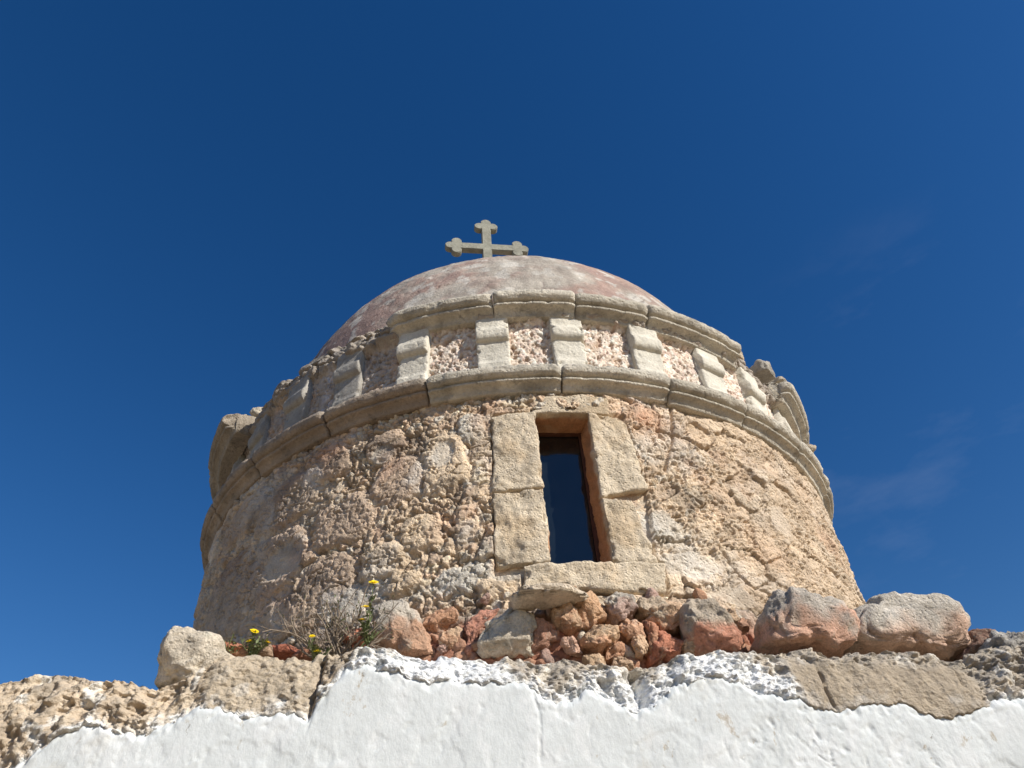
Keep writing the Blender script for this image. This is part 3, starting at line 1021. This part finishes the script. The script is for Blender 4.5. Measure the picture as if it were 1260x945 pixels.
# soften the shoulder
X = facade(UU, NN, Zc)
q1, q2 = fbm(X, 14, 3, 3), fbm(X, 14, 3, 13)
cg = cells(UU/.032+.5*q1, Zc/.028+NN/.028+.5*q2, 21)
px_u = on_facade([(975, 840), (1192, 840), (250, 850), (384, 850), (197, 850)], 2.24)[:, 0]
cement = sst(px_u[0]-.02, px_u[0]+.02, UU)*sst(px_u[1]+.05, px_u[1]-.02, UU)*sst(1.0, .62, np.concatenate([hh, np.ones((len(tb), len(ucols)))], 0)+.15*q1)
slab = sst(px_u[2]-.02, px_u[2]+.02, UU)*sst(px_u[3]+.02, px_u[3]-.01, UU)
calm = np.clip(cement+.55*slab+.45*np.exp(-((UU+.45)/.25)**2), 0, 1)
grav = sst(-.1, .4, fbm(X, 4.5, 3, 93))
rough = .034*fbm(X, 5.5, 4, 33)+.020*fbm(X, 22, 5, 43, .62)+grav*(.007*sst(0, .3, cg[1]-cg[0])+.009*(cg[2]-.5))-.020*sst(.2, .7, fbm(X, 20, 3, 53))+.008*fbm(X, 75, 2, 44)
rough = rough*(1-.82*calm)+.012*calm
full = np.concatenate([np.where(vz[:, None] < 0, 0, 1)*np.ones((nf, len(ucols))), np.ones((len(tb), len(ucols)))], 0)
fadeb = np.concatenate([np.ones(nf), 1-.5*tb])[:, None]
fin = ((ucols > -2.0) & (ucols < 1.75)).astype(float)[None]
onfront = np.concatenate([np.ones(nf), np.maximum(0, 1-tb*8)])[:, None]
NN = NN+rough*full*onfront*fin
Zc = Zc+rough*full*(1-onfront)*1.0
# cracks: the dark slot left of the slab's end, the hollow right of the middle, joint in the cement
for (pts, wd, dp) in (([(396, 806), (390, 840), (381, 878)], .006, .03), ([(784, 836), (790, 868)], .022, .06), ([(1010, 840), (1016, 858), (1020, 868)], .004, .02), ([(1172, 820), (1180, 842)], .003, .012)):
    cp_ = on_facade(pts, 2.24)
    uc = np.interp(Zc, cp_[::-1, 1], cp_[::-1, 0])
    NN = NN-dp*np.exp(-((UU-uc+.006*q1)/wd)**2)*sst(cp_[-1, 1]-.03, cp_[-1, 1], Zc)*sst(cp_[0, 1]+.05, cp_[0, 1]+.02, Zc)
NN = np.minimum(NN, lerp(2.255, 2.40, sst(-.010, .012, Zc-zedge[None])))
X = facade(UU, NN, Zc)
tint = np.tile(np.array(lin(190, 168, 138)), UU.shape+(1,))
tint = mixc(tint, lin(150, 142, 130), sst(-.95, -.6, UU)*.75)
tint = mixc(tint, lin(206, 188, 160), .6*sst(.5, .9, cg[2]))
tint = mixc(tint, lin(128, 120, 108), .5*sst(.1, .5, fbm(X, 7, 4, 63)))
tint = mixc(tint, lin(178, 160, 132), slab*.8)
tint = mixc(tint, lin(160, 142, 116), cement*.9)
tint = mixc(tint, lin(214, 208, 196), .7*sst(.86, .9, cg[2])*(1-calm))
mid_c = np.exp(-((UU+.55)/.22)**2)+.7*np.exp(-((UU-.02)/.16)**2)+1.0*np.exp(-((UU-.36)/.16)**2)+.12
lime = sst(-.10, .28, .70*mid_c-(Zc-zedge[None])*5.0+.30*fbm(X, 9, 4, 73)+.22*fbm(X, 36, 3, 83))*(1-.75*cement)
tint = mixc(tint, lin(226, 224, 218), lime*.95)
grid('wall_core', X, M_CORE, WALL, tint=tint, gain=1.28)
# plaster coat
vz = np.r_[np.linspace(0, .80, 9), np.linspace(.81, 1, 90)]
zr = vz[:, None]*zedge[None]
UU = np.repeat(ucols[None], len(vz)+4, 0)
n0 = 2.272+0*zr
X = facade(UU[:len(vz)], n0, zr)
n0 = n0+.004*fbm(X, 2.5, 3, 5)+.0009*fbm(X, 16, 4, 15)+.0005*fbm(X, 60, 3, 25)
low = fbm(X, 6, 4, 45)
right_rough = sst(.15, .5, UU[:len(vz)]+.2*low)*sst(1.15, .6, UU[:len(vz)])
n0 = n0+right_rough*(.0012*fbm(X, 26, 4, 55)+.0016*fbm(X, 75, 2, 58)-.004*sst(.35, .7, fbm(X, 34, 3, 59)))
flake = sst(.22, .27, fbm(X, 6, 5, 65, .55))+.7*sst(.30, .34, fbm(X, 11, 4, 66, .55))
n0 = n0-.0017*flake*(vz[:, None] > .82)
# hair cracks
for pts in ([(657, 850), (664, 880), (664, 945)], [(860, 880), (885, 905), (900, 935)], [(980, 905), (1000, 925), (1030, 945)]):
    cp_ = on_facade(pts, 2.27)
    uc = np.interp(zr, cp_[::-1, 1], cp_[::-1, 0])
    n0 = n0-.004*np.exp(-((UU[:len(vz)]-uc+.01*low)/.0024)**2)*sst(.1, .3, .45+low)*sst(cp_[-1, 1]-.02, cp_[-1, 1]+.01, zr)*sst(cp_[0, 1]+.02, cp_[0, 1], zr)
edge_dist = zedge[None]-zr
n0 = n0-.010*np.exp(-(edge_dist/.010)**2)-.006*sst(.05, .0, edge_dist)*sst(.0, .4, fbm(X, 30, 4, 56))
back = np.stack([n0[-1]-.006, n0[-1]-.016, n0[-1]-.03, n0[-1]-.045])
NN = np.concatenate([n0, back], 0)
ZP = np.concatenate([zr, np.stack([zedge+.002, zedge+.001, zedge-.004, zedge-.01])], 0)
grid('plaster_coat', facade(UU, NN, ZP), M_PLASTER, WALL)
# roof behind and the return walls of the chapel
V, F = boxes([(-3.9, 3.9, -5.2, 1.5, 2.20, 2.36)])
build('roof_slab', V, F, M_ROOF, WALL, smooth=False)
for s in (-1, 1):
    V, F = boxes([(s*3.95-.25, s*3.95+.25, -5.0, 2.0, 0, 2.42)])
    build('side_wall', V, F, M_PLASTER, WALL, smooth=False)
V, F = boxes([(-3.7, 3.7, -5.6, -5.2, 0, 2.42)])
build('rear_wall', V, F, M_PLASTER, WALL, smooth=False)


# ------------------------------------------------------------------ the rubble course under the drum
def bed_n(u, z):
    return np.sqrt(np.maximum(1.93**2-u*u, .3))+.075-.06*np.clip((z-2.5)/.35, 0, 1)


COURSE = thing('rubble_course', tuple(facade(-.1, 2.05, 2.4)), 'course of mixed red and tan rubble in red earth mortar below the window', 'rubble masonry')
ub = np.arange(-1.15, .85, .006)
zb = np.arange(2.36, 2.93, .006)
UB, ZB = np.meshgrid(ub, zb)
X = facade(UB, bed_n(UB, ZB), ZB)
q1, q2 = fbm(X, 12, 3, 3), fbm(X, 12, 3, 13)
cc = cells(UB/.05+.5*q1, ZB/.045+.5*q2, 91)
hb = .02*fbm(X, 8, 4, 23)+.016*sst(0, .4, cc[1]-cc[0])+.02*(cc[2]-.5)+.006*fbm(X, 40, 3, 33)
topz = 2.80+.03*fbm(np.stack([UB, UB*0, UB*0], -1), 7, 3, 9)+.05*np.clip(np.abs(UB)-.4, 0, 1)
fall = np.clip((ZB-topz)/.05, 0, 1)
NB = bed_n(UB, ZB)-.013+hb-.12*fall
tint = np.tile(np.array(lin(184, 122, 88)), UB.shape+(1,))
tint = mixc(tint, lin(186, 140, 104), .8*sst(.4, .9, cc[2]))
tint = mixc(tint, lin(150, 92, 66), .5*sst(0, .5, q1))
tint = mixc(tint, lin(172, 158, 138), .85*sst(2.70, 2.80, ZB+.05*q2))
tint = mixc(tint, lin(150, 130, 108), .7*sst(-.72, -.85, UB))
grid('earth_mortar', facade(UB, NB, ZB), M_EARTH, COURSE, tint=tint, gain=1.3)


def poly_stone(name, px, n, T, seed, tint, parent=None, e=.52, under=None, mat=None, rough=.02, lean=0.0, sub=5, underz=.0, cut=(.72, .92)):
    p = on_facade(px, n)
    c0 = p.mean(0)
    q = (p-c0)*1.08
    ang = np.arctan2(q[:, 1], q[:, 0])
    V0, F = ico(sub)
    th_ = np.arctan2(V0[:, 1], V0[:, 0])
    # radius of the outline in each direction
    rad = np.zeros(len(th_))
    cs, sn = np.cos(th_), np.sin(th_)
    best = np.zeros(len(th_))
    for i in range(len(q)):
        a, b = q[i], q[(i+1) % len(q)]
        ex_, ey_ = b-a
        den = cs*ey_-sn*ex_
        with np.errstate(divide='ignore', invalid='ignore'):
            t_ = (a[0]*ey_-a[1]*ex_)/den
            s_ = (a[0]*sn-a[1]*cs)/den
        ok = (t_ > 0) & (s_ >= -1e-6) & (s_ <= 1+1e-6)
        best = np.where(ok & (t_ > best), t_, best)
    rho = np.hypot(V0[:, 0], V0[:, 1])
    B = np.stack([cs*best*rho**e, sn*best*rho**e, np.sign(V0[:, 2])*np.abs(V0[:, 2])**e*T/2], -1)
    size = math.sqrt(max(1e-6, np.ptp(p[:, 0])*np.ptp(p[:, 1])))
    s = seed*2.17
    rs_ = np.random.RandomState(seed)
    for _ in range(13):
        nv = rs_.normal(size=3)*np.array([1, 1, 1.2]); nv[2] = abs(nv[2]); nv /= np.linalg.norm(nv)
        ext = (B@nv).max()
        over = np.maximum(B@nv-ext*rs_.uniform(*cut), 0)
        B = B-over[:, None]*nv*.95
    k = fbm(B/size+s, 2.2, 4, seed)
    B = B+V0*((k*.05-.05*sst(.75, 1, 1-np.abs(noise(B/size*2.1+s, seed+2))))*size)[:, None]
    B = B+V0*(fbm(B+s, 24, 5, seed+5, .62)*rough*.5-.010*sst(.15, .7, fbm(B+s, 45, 3, seed+7)))[:, None]
    W = facade(c0[0]+B[:, 0], n+B[:, 2]-lean*B[:, 1], c0[1]+B[:, 1])
    Tn = np.tile(np.array(tint, float), (len(W), 1))*(1+.22*fbm(B/size+s, 2.5, 4, seed+6))[:, None]
    if under is not None:
        hgt_ = B[:, 1]/(np.ptp(p[:, 1])/2)
        Tn = mixc(Tn, under, sst(.4, -.35, hgt_-underz+.9*fbm(B/size+s, 2.6, 5, seed+9, .6))*.85)
    o = build(name, W, F, mat or M_LOOSE, parent, tint=Tn, gain=1.4)
    return o


def zc_(pts, o, s):
    return [(o[0]+x/s, o[1]+y/s) for x, y in pts]


RED, TAN, GREY, PALE, PUR = lin(190, 138, 98), lin(204, 166, 126), lin(178, 166, 148), lin(208, 192, 166), lin(172, 136, 118)
Z4, Z5, Z6, R6 = ((440, 690), 6.3), ((620, 700), 6.3), ((800, 680), 6.3), ((380, 690), 2.864)
STONES = [
    (Z4, [(110, 400), (330, 330), (450, 400), (520, 560), (620, 660), (600, 790), (450, 770), (240, 700), (150, 600), (100, 540)], .05, .16, GREY, RED, .25),
    (Z4, [(520, 440), (640, 390), (820, 390), (830, 500), (700, 540), (600, 570), (520, 560)], .0, .12, RED, None, 0),
    (Z4, [(630, 590), (760, 545), (822, 560), (818, 745), (730, 700), (640, 650)], .01, .10, TAN, RED, 0),
    (Z4, [(620, 700), (680, 645), (712, 680), (690, 720), (640, 750)], .02, .06, PUR, None, 0),
    (Z4, [(840, 430), (900, 400), (1100, 390), (1010, 520), (930, 600), (920, 750), (838, 755)], .0, .12, lin(186, 124, 96), None, 0),
    (R6, [(588, 270), (640, 230), (690, 190), (740, 150), (780, 160), (800, 250), (790, 335), (700, 332), (620, 338), (590, 305)], .04, .14, PALE, None, 0),
    (R6, [(785, 185), (830, 200), (860, 240), (892, 285), (830, 335), (780, 355)], .01, .12, lin(196, 140, 108), None, 0),
    (Z5, [(378, 330), (450, 255), (520, 290), (615, 470), (540, 520), (450, 490), (385, 440)], .05, .13, TAN, RED, -.3),
    (Z5, [(505, 285), (660, 212), (750, 250), (795, 400), (720, 435), (640, 485), (590, 430)], .05, .12, lin(194, 150, 106), RED, -.4),
    (Z5, [(310, 245), (420, 205), (455, 240), (400, 295), (330, 295)], .04, .08, GREY, None, 0),
    (Z5, [(592, 525), (700, 448), (850, 455), (900, 530), (840, 600), (720, 630), (620, 600)], .07, .12, lin(206, 166, 122), RED, -.5),
    (Z5, [(775, 290), (830, 205), (960, 198), (1028, 270), (1010, 380), (880, 445), (800, 400)], .05, .13, GREY, PUR, .0),
    (Z5, [(880, 460), (960, 412), (1092, 450), (1095, 550), (960, 560)], .05, .11, lin(200, 150, 110), None, 0),
    (Z5, [(965, 560), (1060, 535), (1105, 620), (1085, 695), (1030, 690)], .05, .10, TAN, None, 0),
    (Z5, [(1040, 380), (1110, 410), (1270, 520), (1290, 650), (1160, 730), (1080, 700), (1100, 560)], .03, .12, lin(192, 128, 90), RED, 0),
    (Z5, [(780, 640), (930, 575), (945, 650), (890, 720), (790, 770)], .03, .09, RED, None, 0),
    (Z5, [(820, 720), (930, 695), (1020, 740), (990, 795), (830, 785)], .06, .08, TAN, None, 0),
    (Z5, [(620, 690), (720, 660), (790, 750), (750, 810), (640, 750)], .07, .09, lin(196, 160, 118), None, 0),
    (Z5, [(450, 560), (500, 528), (560, 580), (600, 655), (520, 660), (460, 620)], .06, .08, lin(204, 160, 130), None, 0),
    (Z5, [(1030, 245), (1100, 215), (1280, 260), (1290, 480), (1110, 430), (1030, 345)], .04, .12, lin(190, 166, 136), None, 0),
    (Z6, [(-20, 370), (240, 410), (245, 570), (140, 650), (60, 610), (-20, 570)], .05, .13, lin(196, 160, 122), RED, -.2),
    (Z6, [(-10, 600), (130, 650), (245, 700), (250, 800), (100, 820), (-10, 870)], .05, .11, lin(182, 112, 78), None, 0),
    (Z6, [(250, 690), (330, 640), (390, 700), (380, 770), (260, 790)], .08, .08, TAN, None, 0),
    (Z6, [(570, 470), (640, 450), (700, 500), (650, 560), (590, 530)], .05, .07, lin(190, 156, 118), None, 0),
    (Z6, [(650, 560), (720, 500), (750, 600), (700, 620)], .05, .06, lin(186, 138, 104), None, 0),
]
for k, (zz, pts, dn, T, tc_, un, uz) in enumerate(STONES):
    px = zc_(pts, *zz)
    u_, z_ = on_facade(px, 2.05).mean(0)
    n_ = float(bed_n(np.array(u_), np.array(z_)))+dn-.034
    poly_stone('stone', px, n_, T, 500+k, tc_, COURSE, under=un, underz=uz)
# small packing stones in the joints
rs = np.random.RandomState(8)
for k in range(46):
    u_, z_ = rs.uniform(-.78, .62), rs.uniform(2.50, 2.86)
    n_ = float(bed_n(np.array(u_), np.array(z_)))-.005
    s_ = rs.uniform(.012, .03)
    a = rs.uniform(0, 3)
    ax = np.array([EU*math.cos(a)+np.array([0, 0, 1])*math.sin(a), EN, -EU*math.sin(a)+np.array([0, 0, 1])*math.cos(a)])
    lump('packing_stone', facade(u_, n_, z_), ax, (s_*1.3, s_, s_*.8), 700+k, M_LOOSE, COURSE, [RED, TAN, PALE, GREY, PUR][k % 5], e=.75, sub=3)

# loose things on the wall top
o = poly_stone('flat_slab', [(611, 741), (640, 728), (680, 723), (716, 726), (723, 734), (690, 738), (655, 741), (618, 748)], 2.06, .16, 601, lin(204, 184, 156), e=.5, rough=.012)
tag(o, 'thin flat pale stone slab lying just below the window sill', 'stone')
o = poly_stone('stone_block', [(936, 790), (940, 755), (948, 740), (975, 738), (1030, 752), (1041, 770), (1040, 800), (1018, 809), (985, 800), (950, 802)], 2.08, .24, 602, lin(176, 164, 148), e=.40, under=lin(200, 146, 112), underz=.05, cut=(.86, .98))
tag(o, 'squared grey topped stone block with rust red lower half, against the drum', 'stone')
o = poly_stone('stone_block', [(1036, 800), (1034, 770), (1050, 752), (1085, 745), (1140, 746), (1165, 757), (1182, 780), (1192, 806), (1160, 812), (1100, 806), (1060, 806)], 2.02, .26, 603, lin(186, 176, 160), e=.42, under=lin(204, 160, 128), underz=-.2, cut=(.86, .98))
tag(o, 'long humped grey stone block lying on the wall top beside open sky', 'stone')
o = poly_stone('rough_stone', [(1178, 815), (1186, 783), (1215, 786), (1240, 800), (1236, 822), (1200, 826)], 2.04, .2, 604, lin(140, 104, 84), e=.6, cut=(.86, .98))
tag(o, 'low dark brown stone in the gap right of the humped block', 'stone')
o = poly_stone('rough_stone', [(1198, 830), (1204, 800), (1225, 786), (1262, 788), (1290, 800), (1300, 840), (1250, 848)], 2.12, .2, 605, lin(160, 154, 144), e=.65, rough=.05, cut=(.86, .98))
tag(o, 'crumbly grey conglomerate stone at the right end of the wall top', 'stone')
o = poly_stone('stone_block', [(197, 842), (202, 805), (212, 784), (228, 780), (252, 787), (276, 797), (286, 815), (262, 840), (232, 850), (212, 848)], 2.12, .22, 606, lin(206, 190, 164), e=.5, cut=(.86, .98))
tag(o, 'pale upright stone block at the left foot of the drum', 'stone')
o = poly_stone('leaning_stone', zc_([(238, 480), (330, 365), (440, 400), (600, 560), (725, 690), (640, 780), (380, 780), (290, 690)], *Z6), 2.02, .18, 607, lin(178, 160, 136), e=.55, under=lin(182, 110, 76), underz=-.35, cut=(.86, .98))
tag(o, 'wedge shaped grey stone with reddish foot leaning against the drum', 'stone')
for k, (px, nn_, tc_) in enumerate([((283, 800), 2.05, lin(200, 120, 80)), ((300, 806), 2.02, lin(196, 140, 100)), ((352, 803), 1.98, lin(186, 104, 70)), ((378, 806), 1.98, lin(180, 120, 86)), ((437, 786), 2.06, lin(196, 116, 80)), ((320, 803), 2.0, lin(186, 150, 116))]):
    u_, z_ = on_facade([px], nn_)[0]
    ax = np.array([EU, EN, [0, 0, 1.0]])
    lump('packing_stone', facade(u_, nn_, z_), ax, (.045, .04, .022), 760+k, M_LOOSE, COURSE, tc_, sub=4)


# ------------------------------------------------------------------ plants on the ledge
def tubes(paths, sides=5):
    Vs, Fs, o = [], [], 0
    for pts, radii in paths:
        pts = np.array(pts)
        tg = np.gradient(pts, axis=0)
        tg /= np.linalg.norm(tg, axis=1, keepdims=True)+1e-9
        a = np.cross(tg, [.31, .17, .93])
        a /= np.linalg.norm(a, axis=1, keepdims=True)+1e-9
        b = np.cross(tg, a)
        n = len(pts)
        for k in range(sides):
            w = 2*math.pi*k/sides
            Vs.append(pts+(a*math.cos(w)+b*math.sin(w))*np.array(radii)[:, None])
        for k in range(sides):
            k2 = (k+1) % sides
            for i in range(n-1):
                Fs.append([o+k*n+i, o+k2*n+i, o+k2*n+i+1, o+k*n+i+1])
        o += sides*n
    return np.concatenate(Vs), np.array(Fs)


def wander(rs_, p, d, length, n=8, wob=.25, up=.1):
    pts = [np.array(p)]
    d = np.array(d, float)
    for _ in range(n):
        d = d+rs_.normal(size=3)*wob+np.array([0, 0, up])
        d /= np.linalg.norm(d)
        pts.append(pts[-1]+d*length/n)
    return np.array(pts)


def leaf_faces(items):
    Vs, Fs, o = [], [], 0
    for p, d, L, w in items:
        d = np.array(d)/np.linalg.norm(d)
        s = np.cross(d, [.2, .3, .9]); s /= np.linalg.norm(s)
        n_ = np.cross(s, d)
        for t, ww, dr in ((0, .1, 0), (.35, 1, .12), (.7, .75, .1), (1, .05, 0)):
            for sg in (-1, 1):
                Vs.append(p+d*L*t+s*sg*w*ww+n_*L*dr)
        for i in range(3):
            Fs.append([o+2*i, o+2*i+1, o+2*i+3, o+2*i+2])
        o += 8
    return np.array(Vs), np.array(Fs)


# dry shrub
rs = np.random.RandomState(12)
ub_, zb_ = on_facade([(412, 806)], 2.06)[0]
base = facade(ub_, 2.06, zb_)
SHRUB = thing('dry_shrub', tuple(base), 'dry leafless grey shrub growing from the ledge at the foot of the drum', 'shrub')
main, fine_t, lv = [], [], []
for k in range(40):
    a = rs.uniform(-1, 1)
    d = EU*(a*.9+.12)+EN*rs.uniform(-.25, .5)+np.array([0, 0, 1])*rs.uniform(.25, 1.15)
    L = rs.uniform(.10, .27)
    p = wander(rs, base+EU*rs.uniform(-.05, .05)+EN*rs.uniform(-.03, .03)-np.array([0, 0, .02]), d, L, 9, .16, .04)
    r0 = rs.uniform(.0022, .0048)
    main.append((p, np.linspace(r0, r0*.35, len(p))))
    for j in range(5):
        i = rs.randint(3, 9)
        dd_ = (p[i]-p[i-1])/np.linalg.norm(p[i]-p[i-1])+rs.normal(size=3)*.7
        q = wander(rs, p[i], dd_, rs.uniform(.03, .09), 5, .25, .06)
        fine_t.append((q, np.linspace(.0016, .0007, len(q))))
        if rs.rand() < .8:
            lv.append((q[-1], dd_, rs.uniform(.006, .014), .0025))
V, F = tubes(main+fine_t, 5)
build('stem', V, F, M_TWIG, SHRUB)
V, F = leaf_faces(lv)
build('foliage', V, F, M_LEAF, SHRUB)


def flower(rs_, p, nrm, r, parent):
    nrm = np.array(nrm)/np.linalg.norm(nrm)
    a = np.cross(nrm, [.3, .2, .9]); a /= np.linalg.norm(a)
    b = np.cross(nrm, a)
    Vs, Fs, o = [], [], 0
    for ring, (cnt, rr, lift) in enumerate(((13, 1.0, .15), (11, .72, .3), (7, .42, .42))):
        for k in range(cnt):
            w = 2*math.pi*(k+.5*ring)/cnt+rs_.uniform(-.1, .1)
            dv = a*math.cos(w)+b*math.sin(w)
            sv = -a*math.sin(w)+b*math.cos(w)
            R_ = r*rr*rs_.uniform(.88, 1.08)
            for t, ww, h in ((.08, .05, 0), (.55, .16, .6), (.92, .14, 1.0), (1.0, .04, .9)):
                for sg in (-1, 1):
                    Vs.append(p+dv*R_*t+sv*sg*ww*R_+nrm*r*lift*h)
            for i in range(3):
                Fs.append([o+2*i, o+2*i+1, o+2*i+3, o+2*i+2])
            o += 8
    return build('flower_head', np.array(Vs), np.array(Fs), M_PETAL, parent)


WEEDS = [((452, 790), 2.10, [((460, 717), .021), ((450, 747), .019), ((445, 763), .015)], 18, 'tall yellow flowered weed rising through the right side of the dry shrub'),
         ((312, 806), 2.06, [((313, 777), .019), ((330, 791), .016), ((307, 789), .014)], 20, 'leafy weed with three yellow flowers between pale block and shrub'),
         ((277, 804), 2.08, [((273, 793), .013)], 10, 'tiny weed with one yellow flower beside the pale upright block'),
         ((392, 812), 2.12, [((390, 802), .017), ((384, 783), .013)], 8, 'low weed with two yellow flowers at the left foot of the shrub')]
for k, (bp, nn_, fl, nl, lab) in enumerate(WEEDS):
    rs = np.random.RandomState(40+k)
    u_, z_ = on_facade([bp], nn_)[0]
    b0 = facade(u_, nn_, z_-.01)
    W_ = thing('flowering_weed', tuple(b0), lab, 'weed', 'yellow flowering weeds on the ledge')
    st, lv = [], []
    for (px, r) in fl:
        uu, zz = on_facade([px], nn_+.02)[0]
        tip = facade(uu, nn_+.02, zz)
        midp = (b0+tip)/2+EU*rs.uniform(-.015, .015)+EN*.015
        tt = np.linspace(0, 1, 10)[:, None]
        p = (1-tt)**2*b0+2*tt*(1-tt)*midp+tt**2*tip
        st.append((p, np.linspace(.0022, .0013, 10)))
        flower(rs, tip, EN*.45+np.array([.25, 0, .85])+rs.normal(size=3)*.22, r*.82, W_)
        for j in range(2*nl//len(fl)+4):
            i = rs.randint(0, 8)
            lv.append((p[i], rs.normal(size=3)+np.array([0, 0, .7])+EN*.4, rs.uniform(.014, .03), rs.uniform(.003, .006)))
    for j in range(11):
        p = wander(rs, b0, EU*rs.uniform(-.8, .8)+np.array([0, 0, .8])+EN*rs.uniform(-.1, .4), rs.uniform(.03, .075), 6, .2, .1)
        st.append((p, np.linspace(.0016, .0009, len(p))))
        for i in range(1, 7):
            lv.append((p[i], rs.normal(size=3)+np.array([0, 0, .6]), rs.uniform(.010, .022), rs.uniform(.002, .005)))
    V, F = tubes(st, 5)
    build('stem', V, F, M_STEM, W_)
    V, F = leaf_faces(lv)
    build('foliage', V, F, M_LEAF, W_)

for o in bpy.data.objects:
    if '_w' in o.keys():
        del o['_w']
